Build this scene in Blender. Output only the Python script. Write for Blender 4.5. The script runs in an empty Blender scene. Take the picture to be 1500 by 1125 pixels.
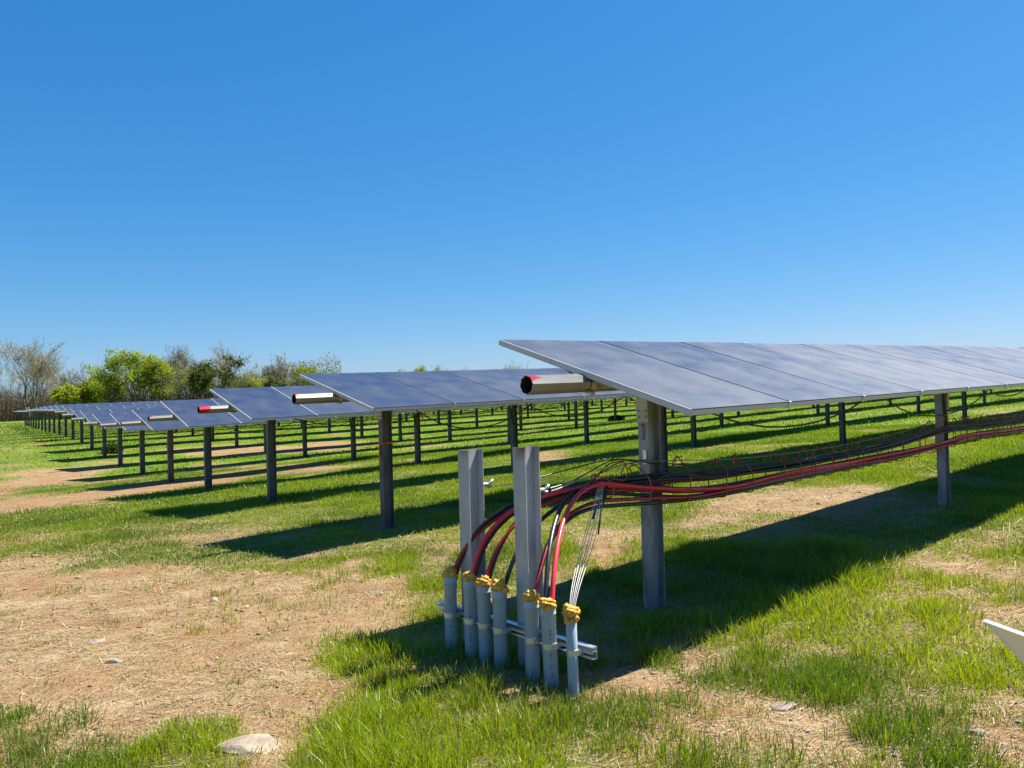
import bpy, bmesh, math, random
import numpy as np
from mathutils import Matrix, Vector

sc = bpy.context.scene
R = math.radians
# ------------------------------------------------------------------ camera
EYE = 1.6853
F_PX, PITCH, ROLL = 1138.757, 0.01906, 0.02877
cam_data = bpy.data.cameras.new('camera')
cam_data.sensor_width = 36.0
cam_data.lens = F_PX / 1500 * 36
cam_data.clip_start = 0.05
cam_data.clip_end = 6000
cam = bpy.data.objects.new('camera', cam_data)
sc.collection.objects.link(cam)
fwd = Vector((0, math.cos(PITCH), math.sin(PITCH)))
up0 = Vector((0, -math.sin(PITCH), math.cos(PITCH)))
rt0 = Vector((1, 0, 0))
cr, sr = math.cos(ROLL), math.sin(ROLL)
right = rt0 * cr - up0 * sr
up = rt0 * sr + up0 * cr
cam.matrix_world = Matrix(((right.x, up.x, -fwd.x, 0), (right.y, up.y, -fwd.y, 0), (right.z, up.z, -fwd.z, EYE), (0, 0, 0, 1)))
sc.camera = cam

# ------------------------------------------------------------------ sky, sun, exposure
SUN_EL, SUN_AZ = R(57.0), R(59.0)          # azimuth measured clockwise from the view direction (+Y)
world = bpy.data.worlds.new('World')
sc.world = world
world.use_nodes = True
wn, wl = world.node_tree.nodes, world.node_tree.links
sky = wn.new('ShaderNodeTexSky')
sky.sky_type = 'NISHITA'
sky.sun_disc = False
sky.sun_elevation = SUN_EL
sky.sun_rotation = SUN_AZ
sky.altitude = 200
sky.air_density = 1.0
sky.dust_density = 0.3
sky.ozone_density = 2.0
hs = wn.new('ShaderNodeHueSaturation')
hs.inputs['Saturation'].default_value = 1.25
tint = wn.new('ShaderNodeMix'); tint.data_type = 'RGBA'; tint.blend_type = 'MULTIPLY'
tint.inputs['Factor'].default_value = 1.0
tint.inputs[7].default_value = (.60, .92, 1.16, 1)
wl.new(sky.outputs[0], hs.inputs['Color'])
wl.new(hs.outputs[0], tint.inputs[6])
sep = wn.new('ShaderNodeSeparateColor'); com = wn.new('ShaderNodeCombineColor')
wl.new(tint.outputs[2], sep.inputs[0])
SKY_S = .052 * 2.297
for ch, (gain, pw) in enumerate(((1.02, 1.06), (.75, .69), (.90, .56))):     # exposure response of the clear sky
    m1 = wn.new('ShaderNodeMath'); m1.operation = 'MULTIPLY'; m1.inputs[1].default_value = SKY_S; wl.new(sep.outputs[ch], m1.inputs[0])
    m2 = wn.new('ShaderNodeMath'); m2.operation = 'POWER'; m2.inputs[1].default_value = pw; wl.new(m1.outputs[0], m2.inputs[0])
    m3 = wn.new('ShaderNodeMath'); m3.operation = 'MULTIPLY'; m3.inputs[1].default_value = gain / SKY_S; wl.new(m2.outputs[0], m3.inputs[0])
    wl.new(m3.outputs[0], com.inputs[ch])
wl.new(com.outputs[0], wn['Background'].inputs['Color'])
wn['Background'].inputs['Strength'].default_value = 0.052
sun_data = bpy.data.lights.new('sun', 'SUN')
sun_data.energy = 5.0
sun_data.angle = R(0.53)
sun_data.color = (1.0, 0.95, 0.86)
sun = bpy.data.objects.new('sun', sun_data)
sc.collection.objects.link(sun)
sdir = Vector((math.sin(SUN_AZ) * math.cos(SUN_EL), math.cos(SUN_AZ) * math.cos(SUN_EL), math.sin(SUN_EL)))
sun.rotation_euler = sdir.to_track_quat('Z', 'Y').to_euler()
sun.location = sdir * 60
sc.view_settings.view_transform = 'Standard'
sc.view_settings.look = 'None'
sc.view_settings.exposure = 1.2
sc.view_settings.gamma = 1.0
sc.cycles.max_bounces = 6
sc.cycles.diffuse_bounces = 3

# ------------------------------------------------------------------ helpers
rng = np.random.default_rng(7)
random.seed(7)
COL = sc.collection


def hash2(ix, iy, seed):
    h = (ix.astype(np.int64) * 374761393 + iy.astype(np.int64) * 668265263 + seed * 974634777) & 0xFFFFFFFF
    h = ((h ^ (h >> 13)) * 1274126177) & 0xFFFFFFFF
    h = h ^ (h >> 16)
    return (h & 0xFFFFFF) / float(0xFFFFFF)


def vnoise(x, y, scale, seed):
    x = np.asarray(x, float) / scale + 1000.3; y = np.asarray(y, float) / scale + 1000.7
    ix = np.floor(x); iy = np.floor(y)
    fx = x - ix; fy = y - iy
    fx = fx * fx * (3 - 2 * fx); fy = fy * fy * (3 - 2 * fy)
    a = hash2(ix, iy, seed); b = hash2(ix + 1, iy, seed); c = hash2(ix, iy + 1, seed); d = hash2(ix + 1, iy + 1, seed)
    return (a * (1 - fx) + b * fx) * (1 - fy) + (c * (1 - fx) + d * fx) * fy


def fbm(x, y, scale, seed, octv=3):
    s = 0; amp = 1; tot = 0
    for k in range(octv):
        s = s + amp * vnoise(x, y, scale / 2 ** k, seed + 31 * k); tot += amp; amp *= .5
    return s / tot


class MB:
    """collects shapes, links them as ONE mesh object"""
    def __init__(self):
        self.v = []; self.f = []; self.m = []; self.mi = 0; self.smooth = []

    def add(self, vs, fs, smooth=False):
        o = len(self.v)
        self.v.extend([tuple(p) for p in vs])
        for f in fs:
            self.f.append(tuple(i + o for i in f)); self.m.append(self.mi); self.smooth.append(smooth)

    def box(self, x0, x1, y0, y1, z0, z1, mat=None):
        vs = [(x, y, z) for x in (x0, x1) for y in (y0, y1) for z in (z0, z1)]
        if mat is not None: vs = [mat @ Vector(p) for p in vs]
        self.add(vs, [(0, 1, 3, 2), (4, 6, 7, 5), (0, 4, 5, 1), (2, 3, 7, 6), (0, 2, 6, 4), (1, 5, 7, 3)])

    def bar(self, p, q, w, h):
        p = Vector(p); q = Vector(q); d = q - p; L = d.length; d.normalize()
        ref = Vector((0, 0, 1)) if abs(d.z) < .9 else Vector((1, 0, 0))
        u = d.cross(ref).normalized(); n = u.cross(d).normalized()
        M = Matrix(((d.x, u.x, n.x, p.x), (d.y, u.y, n.y, p.y), (d.z, u.z, n.z, p.z), (0, 0, 0, 1)))
        self.box(0, L, -w / 2, w / 2, -h / 2, h / 2, M)

    def tube(self, pts, r, n=8, cap=True, smooth=True, rot=0.0):
        P = [Vector(p) for p in pts]; N = len(P)
        rr = r if hasattr(r, '__len__') else [r] * N
        t0 = (P[1] - P[0]).normalized()
        ref = Vector((0, 0, 1)) if abs(t0.z) < .9 else Vector((1, 0, 0))
        u = t0.cross(ref).normalized()
        vs = []; 
        for i in range(N):
            t = (P[min(i + 1, N - 1)] - P[max(i - 1, 0)]).normalized()
            u = (u - t * u.dot(t)).normalized(); w = t.cross(u)
            for k in range(n):
                an = 2 * math.pi * k / n + rot
                vs.append(P[i] + (u * math.cos(an) + w * math.sin(an)) * rr[i])
        fs = []
        for i in range(N - 1):
            for k in range(n):
                a = i * n + k; b = i * n + (k + 1) % n
                fs.append((a, b, b + n, a + n))
        self.add(vs, fs, smooth)
        if cap:
            o = vs[:n]; e = vs[-n:]
            self.add(o, [tuple(range(n))[::-1]]); self.add(e, [tuple(range(n))])

    def build(self, name, mats, parent=None):
        me = bpy.data.meshes.new(name)
        me.from_pydata(self.v, [], self.f)
        if not isinstance(mats, (list, tuple)): mats = [mats]
        for m in mats: me.materials.append(m)
        me.polygons.foreach_set('material_index', self.m)
        me.polygons.foreach_set('use_smooth', self.smooth)
        me.update()
        return link(name, me, parent)


def link(name, me, parent=None):
    o = bpy.data.objects.new(name, me)
    COL.objects.link(o)
    if parent is not None: o.parent = parent
    return o


def np_mesh(name, V, loops, lens, mat, col=None, smooth=False):
    me = bpy.data.meshes.new(name)
    V = np.asarray(V, np.float32); loops = np.asarray(loops, np.int32); lens = np.asarray(lens, np.int32)
    me.vertices.add(len(V)); me.vertices.foreach_set('co', V.ravel())
    me.loops.add(len(loops)); me.loops.foreach_set('vertex_index', loops)
    me.polygons.add(len(lens))
    st = np.zeros(len(lens), np.int32); st[1:] = np.cumsum(lens)[:-1]
    me.polygons.foreach_set('loop_start', st)
    me.polygons.foreach_set('use_smooth', np.full(len(lens), smooth))
    me.update(calc_edges=True)
    if col is not None:
        at = me.color_attributes.new('tone', 'FLOAT_COLOR', 'POINT')
        c = np.ones((len(V), 4), np.float32); c[:, :np.shape(col)[1]] = col
        at.data.foreach_set('color', c.ravel())
    for m in (mat if isinstance(mat, list) else [mat]): me.materials.append(m)
    return me


def tag(o, label=None, cat=None, group=None, kind=None):
    if label: o['label'] = label
    if cat: o['category'] = cat
    if group: o['group'] = group
    if kind: o['kind'] = kind
    return o


def empty(name, loc, rz=0.0):
    o = bpy.data.objects.new(name, None)
    o.empty_display_size = .2
    COL.objects.link(o)
    o.location = loc; o.rotation_euler = (0, 0, rz)
    return o


# ------------------------------------------------------------------ materials
def mat(name):
    m = bpy.data.materials.new(name); m.use_nodes = True
    nt = m.node_tree
    return m, nt.nodes, nt.links, nt.nodes['Principled BSDF']


def noise(n, l, scale, detail=4, coord='Object', rough=.6, stretch=None):
    tc = n.new('ShaderNodeTexCoord'); t = n.new('ShaderNodeTexNoise')
    t.inputs['Scale'].default_value = scale; t.inputs['Detail'].default_value = detail; t.inputs['Roughness'].default_value = rough
    if stretch:
        mp = n.new('ShaderNodeMapping'); mp.inputs['Scale'].default_value = stretch
        l.new(tc.outputs[coord], mp.inputs['Vector']); l.new(mp.outputs[0], t.inputs['Vector'])
    else:
        l.new(tc.outputs[coord], t.inputs['Vector'])
    return t.outputs['Fac']


def ramp(n, l, fac, stops):
    r = n.new('ShaderNodeValToRGB')
    e = r.color_ramp.elements
    while len(e) < len(stops): e.new(.5)
    for k, (p, c) in enumerate(stops):
        e[k].position = p; e[k].color = (*c, 1) if len(c) == 3 else c
    l.new(fac, r.inputs['Fac'])
    return r.outputs['Color']


def mix(n, l, fac, a, b, blend='MIX'):
    x = n.new('ShaderNodeMix'); x.data_type = 'RGBA'; x.blend_type = blend
    if isinstance(fac, (int, float)): x.inputs['Factor'].default_value = fac
    else: l.new(fac, x.inputs['Factor'])
    for s, v in (('A', a), ('B', b)):
        k = [i for i in x.inputs if i.name == s and i.type == 'RGBA'][0]
        if isinstance(v, tuple): k.default_value = (*v, 1)
        else: l.new(v, k)
    return [o for o in x.outputs if o.type == 'RGBA'][0]


def math_node(n, l, op, a, b=None):
    x = n.new('ShaderNodeMath'); x.operation = op; x.use_clamp = False
    for i, v in enumerate((a, b)):
        if v is None: continue
        if isinstance(v, (int, float)): x.inputs[i].default_value = v
        else: l.new(v, x.inputs[i])
    return x.outputs[0]


def bump(n, l, b, h, strength=.3, dist=.01):
    bp = n.new('ShaderNodeBump'); bp.inputs['Strength'].default_value = strength; bp.inputs['Distance'].default_value = dist
    l.new(h, bp.inputs['Height']); l.new(bp.outputs[0], b.inputs['Normal'])


def galv(name, lo, hi, rough=.5, metal=.55, scale=9, streak=True, stain=None):
    m, n, l, b = mat(name)
    f = noise(n, l, scale, 6, rough=.7, stretch=(1, 1, .35) if streak else None)
    c = ramp(n, l, f, [(.38, lo), (.62, hi)])
    f2 = noise(n, l, 55, 2)
    c = mix(n, l, math_node(n, l, 'MULTIPLY', f2, .35), c, (hi[0] * 1.15, hi[1] * 1.15, hi[2] * 1.15))
    if stain:
        col, z0, z1 = stain                     # rust bleeding over the sawn top
        tc = n.new('ShaderNodeTexCoord'); sx = n.new('ShaderNodeSeparateXYZ'); l.new(tc.outputs['Object'], sx.inputs[0])
        mr = n.new('ShaderNodeMapRange'); l.new(sx.outputs['Z'], mr.inputs[0])
        mr.inputs[1].default_value = z0; mr.inputs[2].default_value = z1
        f3 = noise(n, l, 14, 4, stretch=(1, 1, .4))
        k = math_node(n, l, 'MULTIPLY', mr.outputs[0], ramp(n, l, f3, [(.35, (0, 0, 0)), (.6, (1, 1, 1))]))
        c = mix(n, l, k, c, col)
    l.new(c, b.inputs['Base Color'])
    b.inputs['Metallic'].default_value = metal
    l.new(ramp(n, l, f, [(.3, (rough - .1,) * 3), (.7, (rough + .12,) * 3)]), b.inputs['Roughness'])
    bump(n, l, b, f2, .12, .002)
    return m


def plain(name, col, rough=.5, metal=0, var=.25, scale=12, bumpk=0.0):
    m, n, l, b = mat(name)
    f = noise(n, l, scale, 5)
    l.new(ramp(n, l, f, [(.3, tuple(c * (1 - var) for c in col)), (.7, tuple(min(1, c * (1 + var)) for c in col))]), b.inputs['Base Color'])
    b.inputs['Roughness'].default_value = rough; b.inputs['Metallic'].default_value = metal
    if bumpk: bump(n, l, b, noise(n, l, scale * 4, 4), bumpk, .004)
    return m


M = {}
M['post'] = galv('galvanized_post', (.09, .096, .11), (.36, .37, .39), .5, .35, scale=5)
M['post_shaded'] = galv('shaded_post', (.04, .043, .05), (.16, .165, .175), .55, .3, scale=5)  # same steel with the flange shade put into its colour, for back rows
M['stub'] = galv('galvanized_stub', (.31, .315, .33), (.44, .45, .47), .5, .25, stain=((.17, .055, .05), 1.30, 1.40))
M['bracket'] = galv('bracket_steel', (.36, .32, .24), (.5, .46, .36), .5, .4, streak=False)
M['strut'] = galv('strut_zinc', (.5, .52, .54), (.68, .7, .72), .35, .8, streak=False)
M['rail'] = galv('rail_aluminium', (.5, .5, .5), (.65, .65, .66), .4, .6, streak=False)
M['frame'] = plain('panel_frame', (.52, .52, .53), .4, 0, .06, 6)
M['dark'] = plain('tube_inside_shade', (.02, .02, .02), .8)  # near black paints in the shade inside the open tube ends
M['black'] = plain('black_rubber', (.012, .012, .013), .38, 0, .4, 20)
M['grey_black'] = plain('grey_black_jacket', (.03, .03, .033), .33, 0, .3, 30)
M['red'] = plain('red_jacket', (.74, .04, .06), .34, 0, .18, 20)
M['dark_red'] = plain('dark_red_jacket', (.36, .02, .03), .35, 0, .2, 20)
M['hook'] = plain('orange_coated_wire', (.42, .075, .03), .5, 0, .35, 30)
M['white_wire'] = plain('white_wire', (.5, .48, .44), .4, 0, .15, 30)
M['steel_wire'] = plain('steel_wire', (.3, .3, .3), .4, .7, .2, 40)
M['pvc'] = plain('grey_pvc', (.36, .41, .45), .38, 0, .06, 5)
M['ink'] = plain('black_ink', (.02, .02, .03), .6)
M['foam'] = plain('orange_foam', (.74, .36, .045), .7, 0, .35, 30, .5)
M['ribbon'] = plain('orange_ribbon', (.6, .07, .015), .5, 0, .1)
M['white'] = plain('white_metal', (.84, .84, .82), .4, 0, .03, 4)
M['rope'] = plain('tan_rope', (.42, .33, .22), .8)
M['sticker'] = plain('black_sticker', (.015, .015, .018), .4)
M['letter'] = plain('sticker_letters', (.7, .7, .7), .5)


def tube_mat(name, red_len):
    """bright galvanized tube, red marking paint sprayed over the sawn end"""
    m, n, l, b = mat(name)
    f = noise(n, l, 6, 5, stretch=(.3, 1, 1))
    c = ramp(n, l, f, [(.3, (.17, .16, .14)), (.7, (.31, .295, .27))])
    if red_len > 0:
        tc = n.new('ShaderNodeTexCoord'); sx = n.new('ShaderNodeSeparateXYZ'); l.new(tc.outputs['Object'], sx.inputs[0])
        mr = n.new('ShaderNodeMapRange'); l.new(sx.outputs['X'], mr.inputs[0])
        mr.inputs[1].default_value = red_len; mr.inputs[2].default_value = 0.0
        f3 = noise(n, l, 9, 3)
        if red_len < .1: k = math_node(n, l, 'ADD', mr.outputs[0], math_node(n, l, 'SUBTRACT', f3, .75))
        else: k = math_node(n, l, 'ADD', mr.outputs[0], math_node(n, l, 'SUBTRACT', f3, .62))
        mz = n.new('ShaderNodeMapRange'); l.new(sx.outputs['Z'], mz.inputs[0])      # sprayed from above
        mz.inputs[1].default_value = -.09 if red_len > .25 else .01; mz.inputs[2].default_value = -.03 if red_len > .25 else .06
        mz.inputs[3].default_value = -1.6; mz.inputs[4].default_value = 0.0
        k = math_node(n, l, 'ADD', k, mz.outputs[0])
        k = ramp(n, l, k, [(.2, (0, 0, 0)), (.45, (1, 1, 1))])
        c = mix(n, l, k, c, (.42, .02, .05))
        b.inputs['Metallic'].default_value = .7
    else:
        b.inputs['Metallic'].default_value = .8
    l.new(c, b.inputs['Base Color'])
    b.inputs['Roughness'].default_value = .38
    return m


def glass_mat():
    m, n, l, b = mat('thin_film_glass')
    f = noise(n, l, 2.6, 6, coord='Object', rough=.65)
    oi = n.new('ShaderNodeObjectInfo')
    dust = math_node(n, l, 'ADD', f, math_node(n, l, 'MULTIPLY', math_node(n, l, 'SUBTRACT', oi.outputs['Random'], .5), .16))
    c = ramp(n, l, dust, [(.28, (.018, .030, .072)), (.78, (.046, .060, .088))])
    l.new(c, b.inputs['Base Color'])
    l.new(ramp(n, l, dust, [(.3, (.34,) * 3), (.7, (.5,) * 3)]), b.inputs['Roughness'])
    b.inputs['IOR'].default_value = 1.45
    return m


M['glass'] = glass_mat()

# ------------------------------------------------------------------ layout of the solar field (metres)
TH = 0.84928                               # heading of the rows
PITCH_ROW, BAY, X0, Y0 = 4.92808, 8.30222, 1.02242, 6.3103
T_END, PW, TILT, PP, HT, T_TUBE = -0.76172, 1.96102, 0.29104, 1.2257, 1.79978, -1.31618
B1, B2 = .7289, .86231
NROW = 24
ROW_Z = [0.0, -0.0281, -0.1507, -0.3483, -0.5445, -0.6661, -0.6578, -0.5099, -0.3495, -0.2058, -0.1205, -0.0904, -0.0703, -0.0667, -0.0863, -0.1053, -0.1379] + [-.14] * 7
ROW_G = [0.0173, 0.0211, 0.0203, 0.025, 0.0271, 0.0286, 0.0185, 0.0149, 0.0155, 0.0164, 0.0161, 0.0147, 0.0149, 0.0151, 0.0142, 0.0147, 0.0141] + [.014] * 7
ROW_D = [0, 0.7596, 1.2631, 1.8789, 2.5731, 3.1793, 3.7877, 4.3912, 5.0192, 5.6411, 6.2464, 6.8588, 7.4493, 8.0607, 8.668, 9.2616, 9.9035] + [9.9035 + .61 * k for k in range(1, 8)]
ROW_T = [0.0178, -0.0386, 0.0015, 0.0213, -0.0021] + [0] * 5 + [-.02, -.05, -.09, -.11, -.13, -.15, -.17, -.18, -.18, -.2, -.2, -.2, -.2, -.2]
ROW_Q = [-0.0991, 0.1269, -0.0115, 0.016, -0.0024, -0.0628, 0.0603, -0.0278] + [0] * 16
ROW_N = [30, 36, 44] + [54] * 21
A = np.array([math.sin(TH), math.cos(TH)]); B = np.array([-math.cos(TH), math.sin(TH)])
RZ = math.pi / 2 - TH
_kf = np.arange(-3, NROW + 6, .25)
_zf = np.interp(_kf, range(NROW), ROW_Z); _gf = np.interp(_kf, range(NROW), ROW_G)
_ker = np.hanning(7); _ker /= _ker.sum()
_zs = np.convolve(np.pad(_zf, 3, 'edge'), _ker, 'valid')


def sq(x, y):
    dx = np.asarray(x, float) - X0; dy = np.asarray(y, float) - Y0
    return dx * A[0] + dy * A[1], dx * B[0] + dy * B[1]


def ground_z(x, y, fine=True):
    s, q = sq(x, y)
    k = q / PITCH_ROW
    z = np.interp(k, _kf, _zs) + np.interp(k, _kf, _gf) * np.clip(s, -45, 220)
    if fine:
        r = np.hypot(x, y)
        amp = np.clip((r - 1) / 6, .2, 1) * np.clip(1.6 - r / 90, .0, 1)
        z = z + amp * (.07 * (fbm(x, y, 5.0, 3, 2) - .5) + .05 * (fbm(x, y, 1.3, 9, 3) - .5))
    return z


def gz(x, y): return float(ground_z(np.array([x]), np.array([y]))[0])


def W(s, q, h=0.0):
    """row coordinates (along the nearest row, across it, height over the ground) to a world point"""
    x = X0 + s * A[0] + q * B[0]; y = Y0 + s * A[1] + q * B[1]
    return Vector((x, y, float(ground_z(np.array([x]), np.array([y]), False)[0]) + h))


# ------------------------------------------------------------------ ground
PATCH = [(-3.47, 7.5, 2.24, 1.3, -1.1), (-5.11, 8.37, 1.05, 1.79, -0.8), (-3.11, 6.14, 1.49, 1.06, -1.2), (-1.98, 5.65, 0.86, 0.76, -0.9), (-1.87, 4.97, 0.75, 0.59, -0.9), (-1.87, 6.91, 0.74, 0.61, -0.6), (-3.66, 5.74, 0.58, 0.97, -1.0), (-1.75, 4.34, 0.26, 0.3, -0.8), (-15.37, 25.28, 2.23, 4.77, -1.1), (-11.34, 20.39, 2.9, 3.35, -1.1), (-18.43, 30.32, 2.33, 3.43, -0.8), (-9.57, 18.06, 1.56, 1.84, -1), (-16.63, 29.94, 2.7, 2.61, -0.7), (-11.74, 18.75, 1.96, 2.33, -0.6), (-1.3, 4.08, 0.28, 0.29, -1.0), (-1.2, 4.88, 0.26, 0.48, -0.5), (3.7, 10.46, 1.33, 1.15, -1.1), (1.08, 8.66, 0.45, 0.94, -1.0), (0.69, 7.67, 0.33, 0.47, -0.8), (2.16, 9.7, 0.5, 0.67, -0.5), (1.08, 9.98, 0.35, 0.88, -0.4), (0.78, 4.77, 0.37, 0.24, -1.3), (1.24, 5.28, 0.32, 0.35, -1.0), (3.87, 6.9, 0.7, 0.6, -1.3), (3.24, 7.09, 0.3, 0.32, -0.8), (1.47, 4.06, 0.32, 0.17, -1.0), (1.47, 3.79, 0.3, 0.16, -0.9), (2.31, 3.88, 0.22, 0.19, -0.9), (2.23, 3.62, 0.18, 0.19, -0.9), (3.46, 5.66, 0.25, 0.36, -0.8), (1.15, 4.31, 0.23, 0.18, -0.6), (1.36, 4.25, 0.22, 0.13, -0.6), (-0.91, 5.64, 0.3, 0.15, -1.0), (-0.57, 5.92, 0.16, 0.24, -0.5), (-13.58, 36.63, 4.14, 2.75, -1.2), (-9.03, 37.76, 3.22, 3.44, -1.0), (-11.99, 27.72, 3.84, 2.15, -1.0), (-4.01, 32.07, 1.7, 2.4, -0.8), (-7.65, 24.69, 3.31, 2.08, -0.9), (-11.44, 46.24, 2.38, 2.13, -0.6), (-0.06, 20.37, 1.19, 1.93, -0.7), (-8.81, 52.39, 3.65, 2.04, -0.5), (-5.52, 12.23, 0.31, 0.9, -0.9), (-5.24, 14.08, 0.57, 0.88, -0.7), (-1.2, 10.08, 0.36, 0.6, -0.5), (-1.22, 6.38, 0.34, 0.32, -0.5), (-1.04, 7.5, 0.4, 0.56, -0.4), (-26.86, 44.22, 2.35, 3.58, -0.5), (21.17, 35.03, 1.74, 4.13, -0.6), (2.89, 11.2, 0.86, 0.64, -0.4), (-2.95, 4.62, 0.25, 0.63, 1.3), (-2.02, 4.04, 0.43, 0.29, 1.4), (-1.78, 4.13, 0.25, 0.33, 1.1), (-2.58, 4.68, 0.22, 0.25, 0.7), (-2.67, 4.11, 0.19, 0.39, 0.9), (-2.39, 5.16, 0.15, 0.18, 0.6), (-1.97, 5.23, 0.12, 0.3, 0.6), (-3.14, 6.6, 0.3, 0.24, 0.5), (-4.77, 8.28, 0.49, 0.52, 0.5), (-2.86, 5.1, 0.19, 0.15, 0.4), (-0.59, 4.1, 0.4, 0.45, 1.4), (-1.08, 5.37, 0.47, 0.52, 1.3), (-0.23, 4.02, 0.35, 0.47, 1.0), (0.29, 3.9, 0.64, 0.33, 1.5), (-0.3, 4.67, 0.29, 0.32, 1.0), (-0.09, 4.75, 0.25, 0.33, 0.7), (2.36, 6.0, 0.62, 0.76, 1.2), (1.71, 5.92, 0.2, 0.47, 1.0), (2.28, 4.95, 0.68, 0.6, 0.9), (0.91, 5.15, 0.13, 0.23, 1.4), (1.12, 4.78, 0.13, 0.15, 0.8), (2.3, 4.29, 0.4, 0.5, 0.6), (2.4, 7.38, 1.39, 1.72, 0.9), (3.74, 6.19, 0.31, 0.45, 0.7), (0.84, 4.08, 0.43, 0.33, 0.5), (1.85, 3.76, 0.38, 0.22, 0.8), (-4.39, 11.79, 2.79, 1.63, 0.9), (-4.76, 10.74, 1.13, 1.39, 0.8), (-2.52, 9.73, 1.74, 1.12, 0.8), (-7.25, 11.9, 1.09, 1.46, 0.4), (4.16, 8.74, 1.49, 1.26, 0.6), (-0.33, 6.23, 0.44, 0.58, 0.4)]


def cover(x, y):
    """how much grass grows here (0 bare clay .. 1 lush)"""
    x = np.asarray(x, float); y = np.asarray(y, float)
    r = np.hypot(x, y)
    c = .74 + .2 * np.clip((r - 8) / 8, 0, 1)
    c = c + .9 * (fbm(x, y, 2.6, 21, 3) - .5) * np.clip(1.35 - r / 70, .4, 1) + 1.1 * (fbm(x, y, .55, 22, 3) - .5) * np.clip(1.4 - r / 30, .35, 1) + .9 * (vnoise(x, y, 1.3, 25) - .5) * np.clip(r / 10 - .5, 0, 1) * np.clip(1.7 - r / 60, .3, 1)
    wx = (vnoise(x, y, .7, 41) - .5) * .5 + (vnoise(x, y, 2.2, 43) - .5) * 1.0 * np.clip(r / 12, .2, 3)
    wy = (vnoise(x, y, .7, 42) - .5) * .5 + (vnoise(x, y, 2.2, 44) - .5) * 1.0 * np.clip(r / 12, .2, 3)
    brk = np.clip(.28 + 1.35 * fbm(x, y, .8, 47, 2), .35, 1.25)
    brk = np.where(r < 13, brk, np.clip(-.1 + 2.0 * fbm(x, y * .6, 2.6, 48, 3), .1, 1.5))
    for cx, cy, rx, ry, k in PATCH:
        d = np.hypot(cx, cy); ux, uy = cx / d, cy / d
        w = min(1.2, .5 + .4 * rx)
        px = x + wx * w - cx; py = y + wy * w - cy
        rad = (px * ux + py * uy) / ry; tan = (px * -uy + py * ux) / rx
        e = np.exp(-(rad * rad + tan * tan))
        if k < 0: c = c + .9 * k * (1 if d < 14 else .85) * e * brk
        else:
            e = np.clip(e * 1.35, 0, 1) * min(1, .55 + .4 * k)
            c = c * (1 - e) + e * (.38 + .42 * k + .9 * (fbm(x, y, .55, 22, 3) - .5))
    return c


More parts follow.
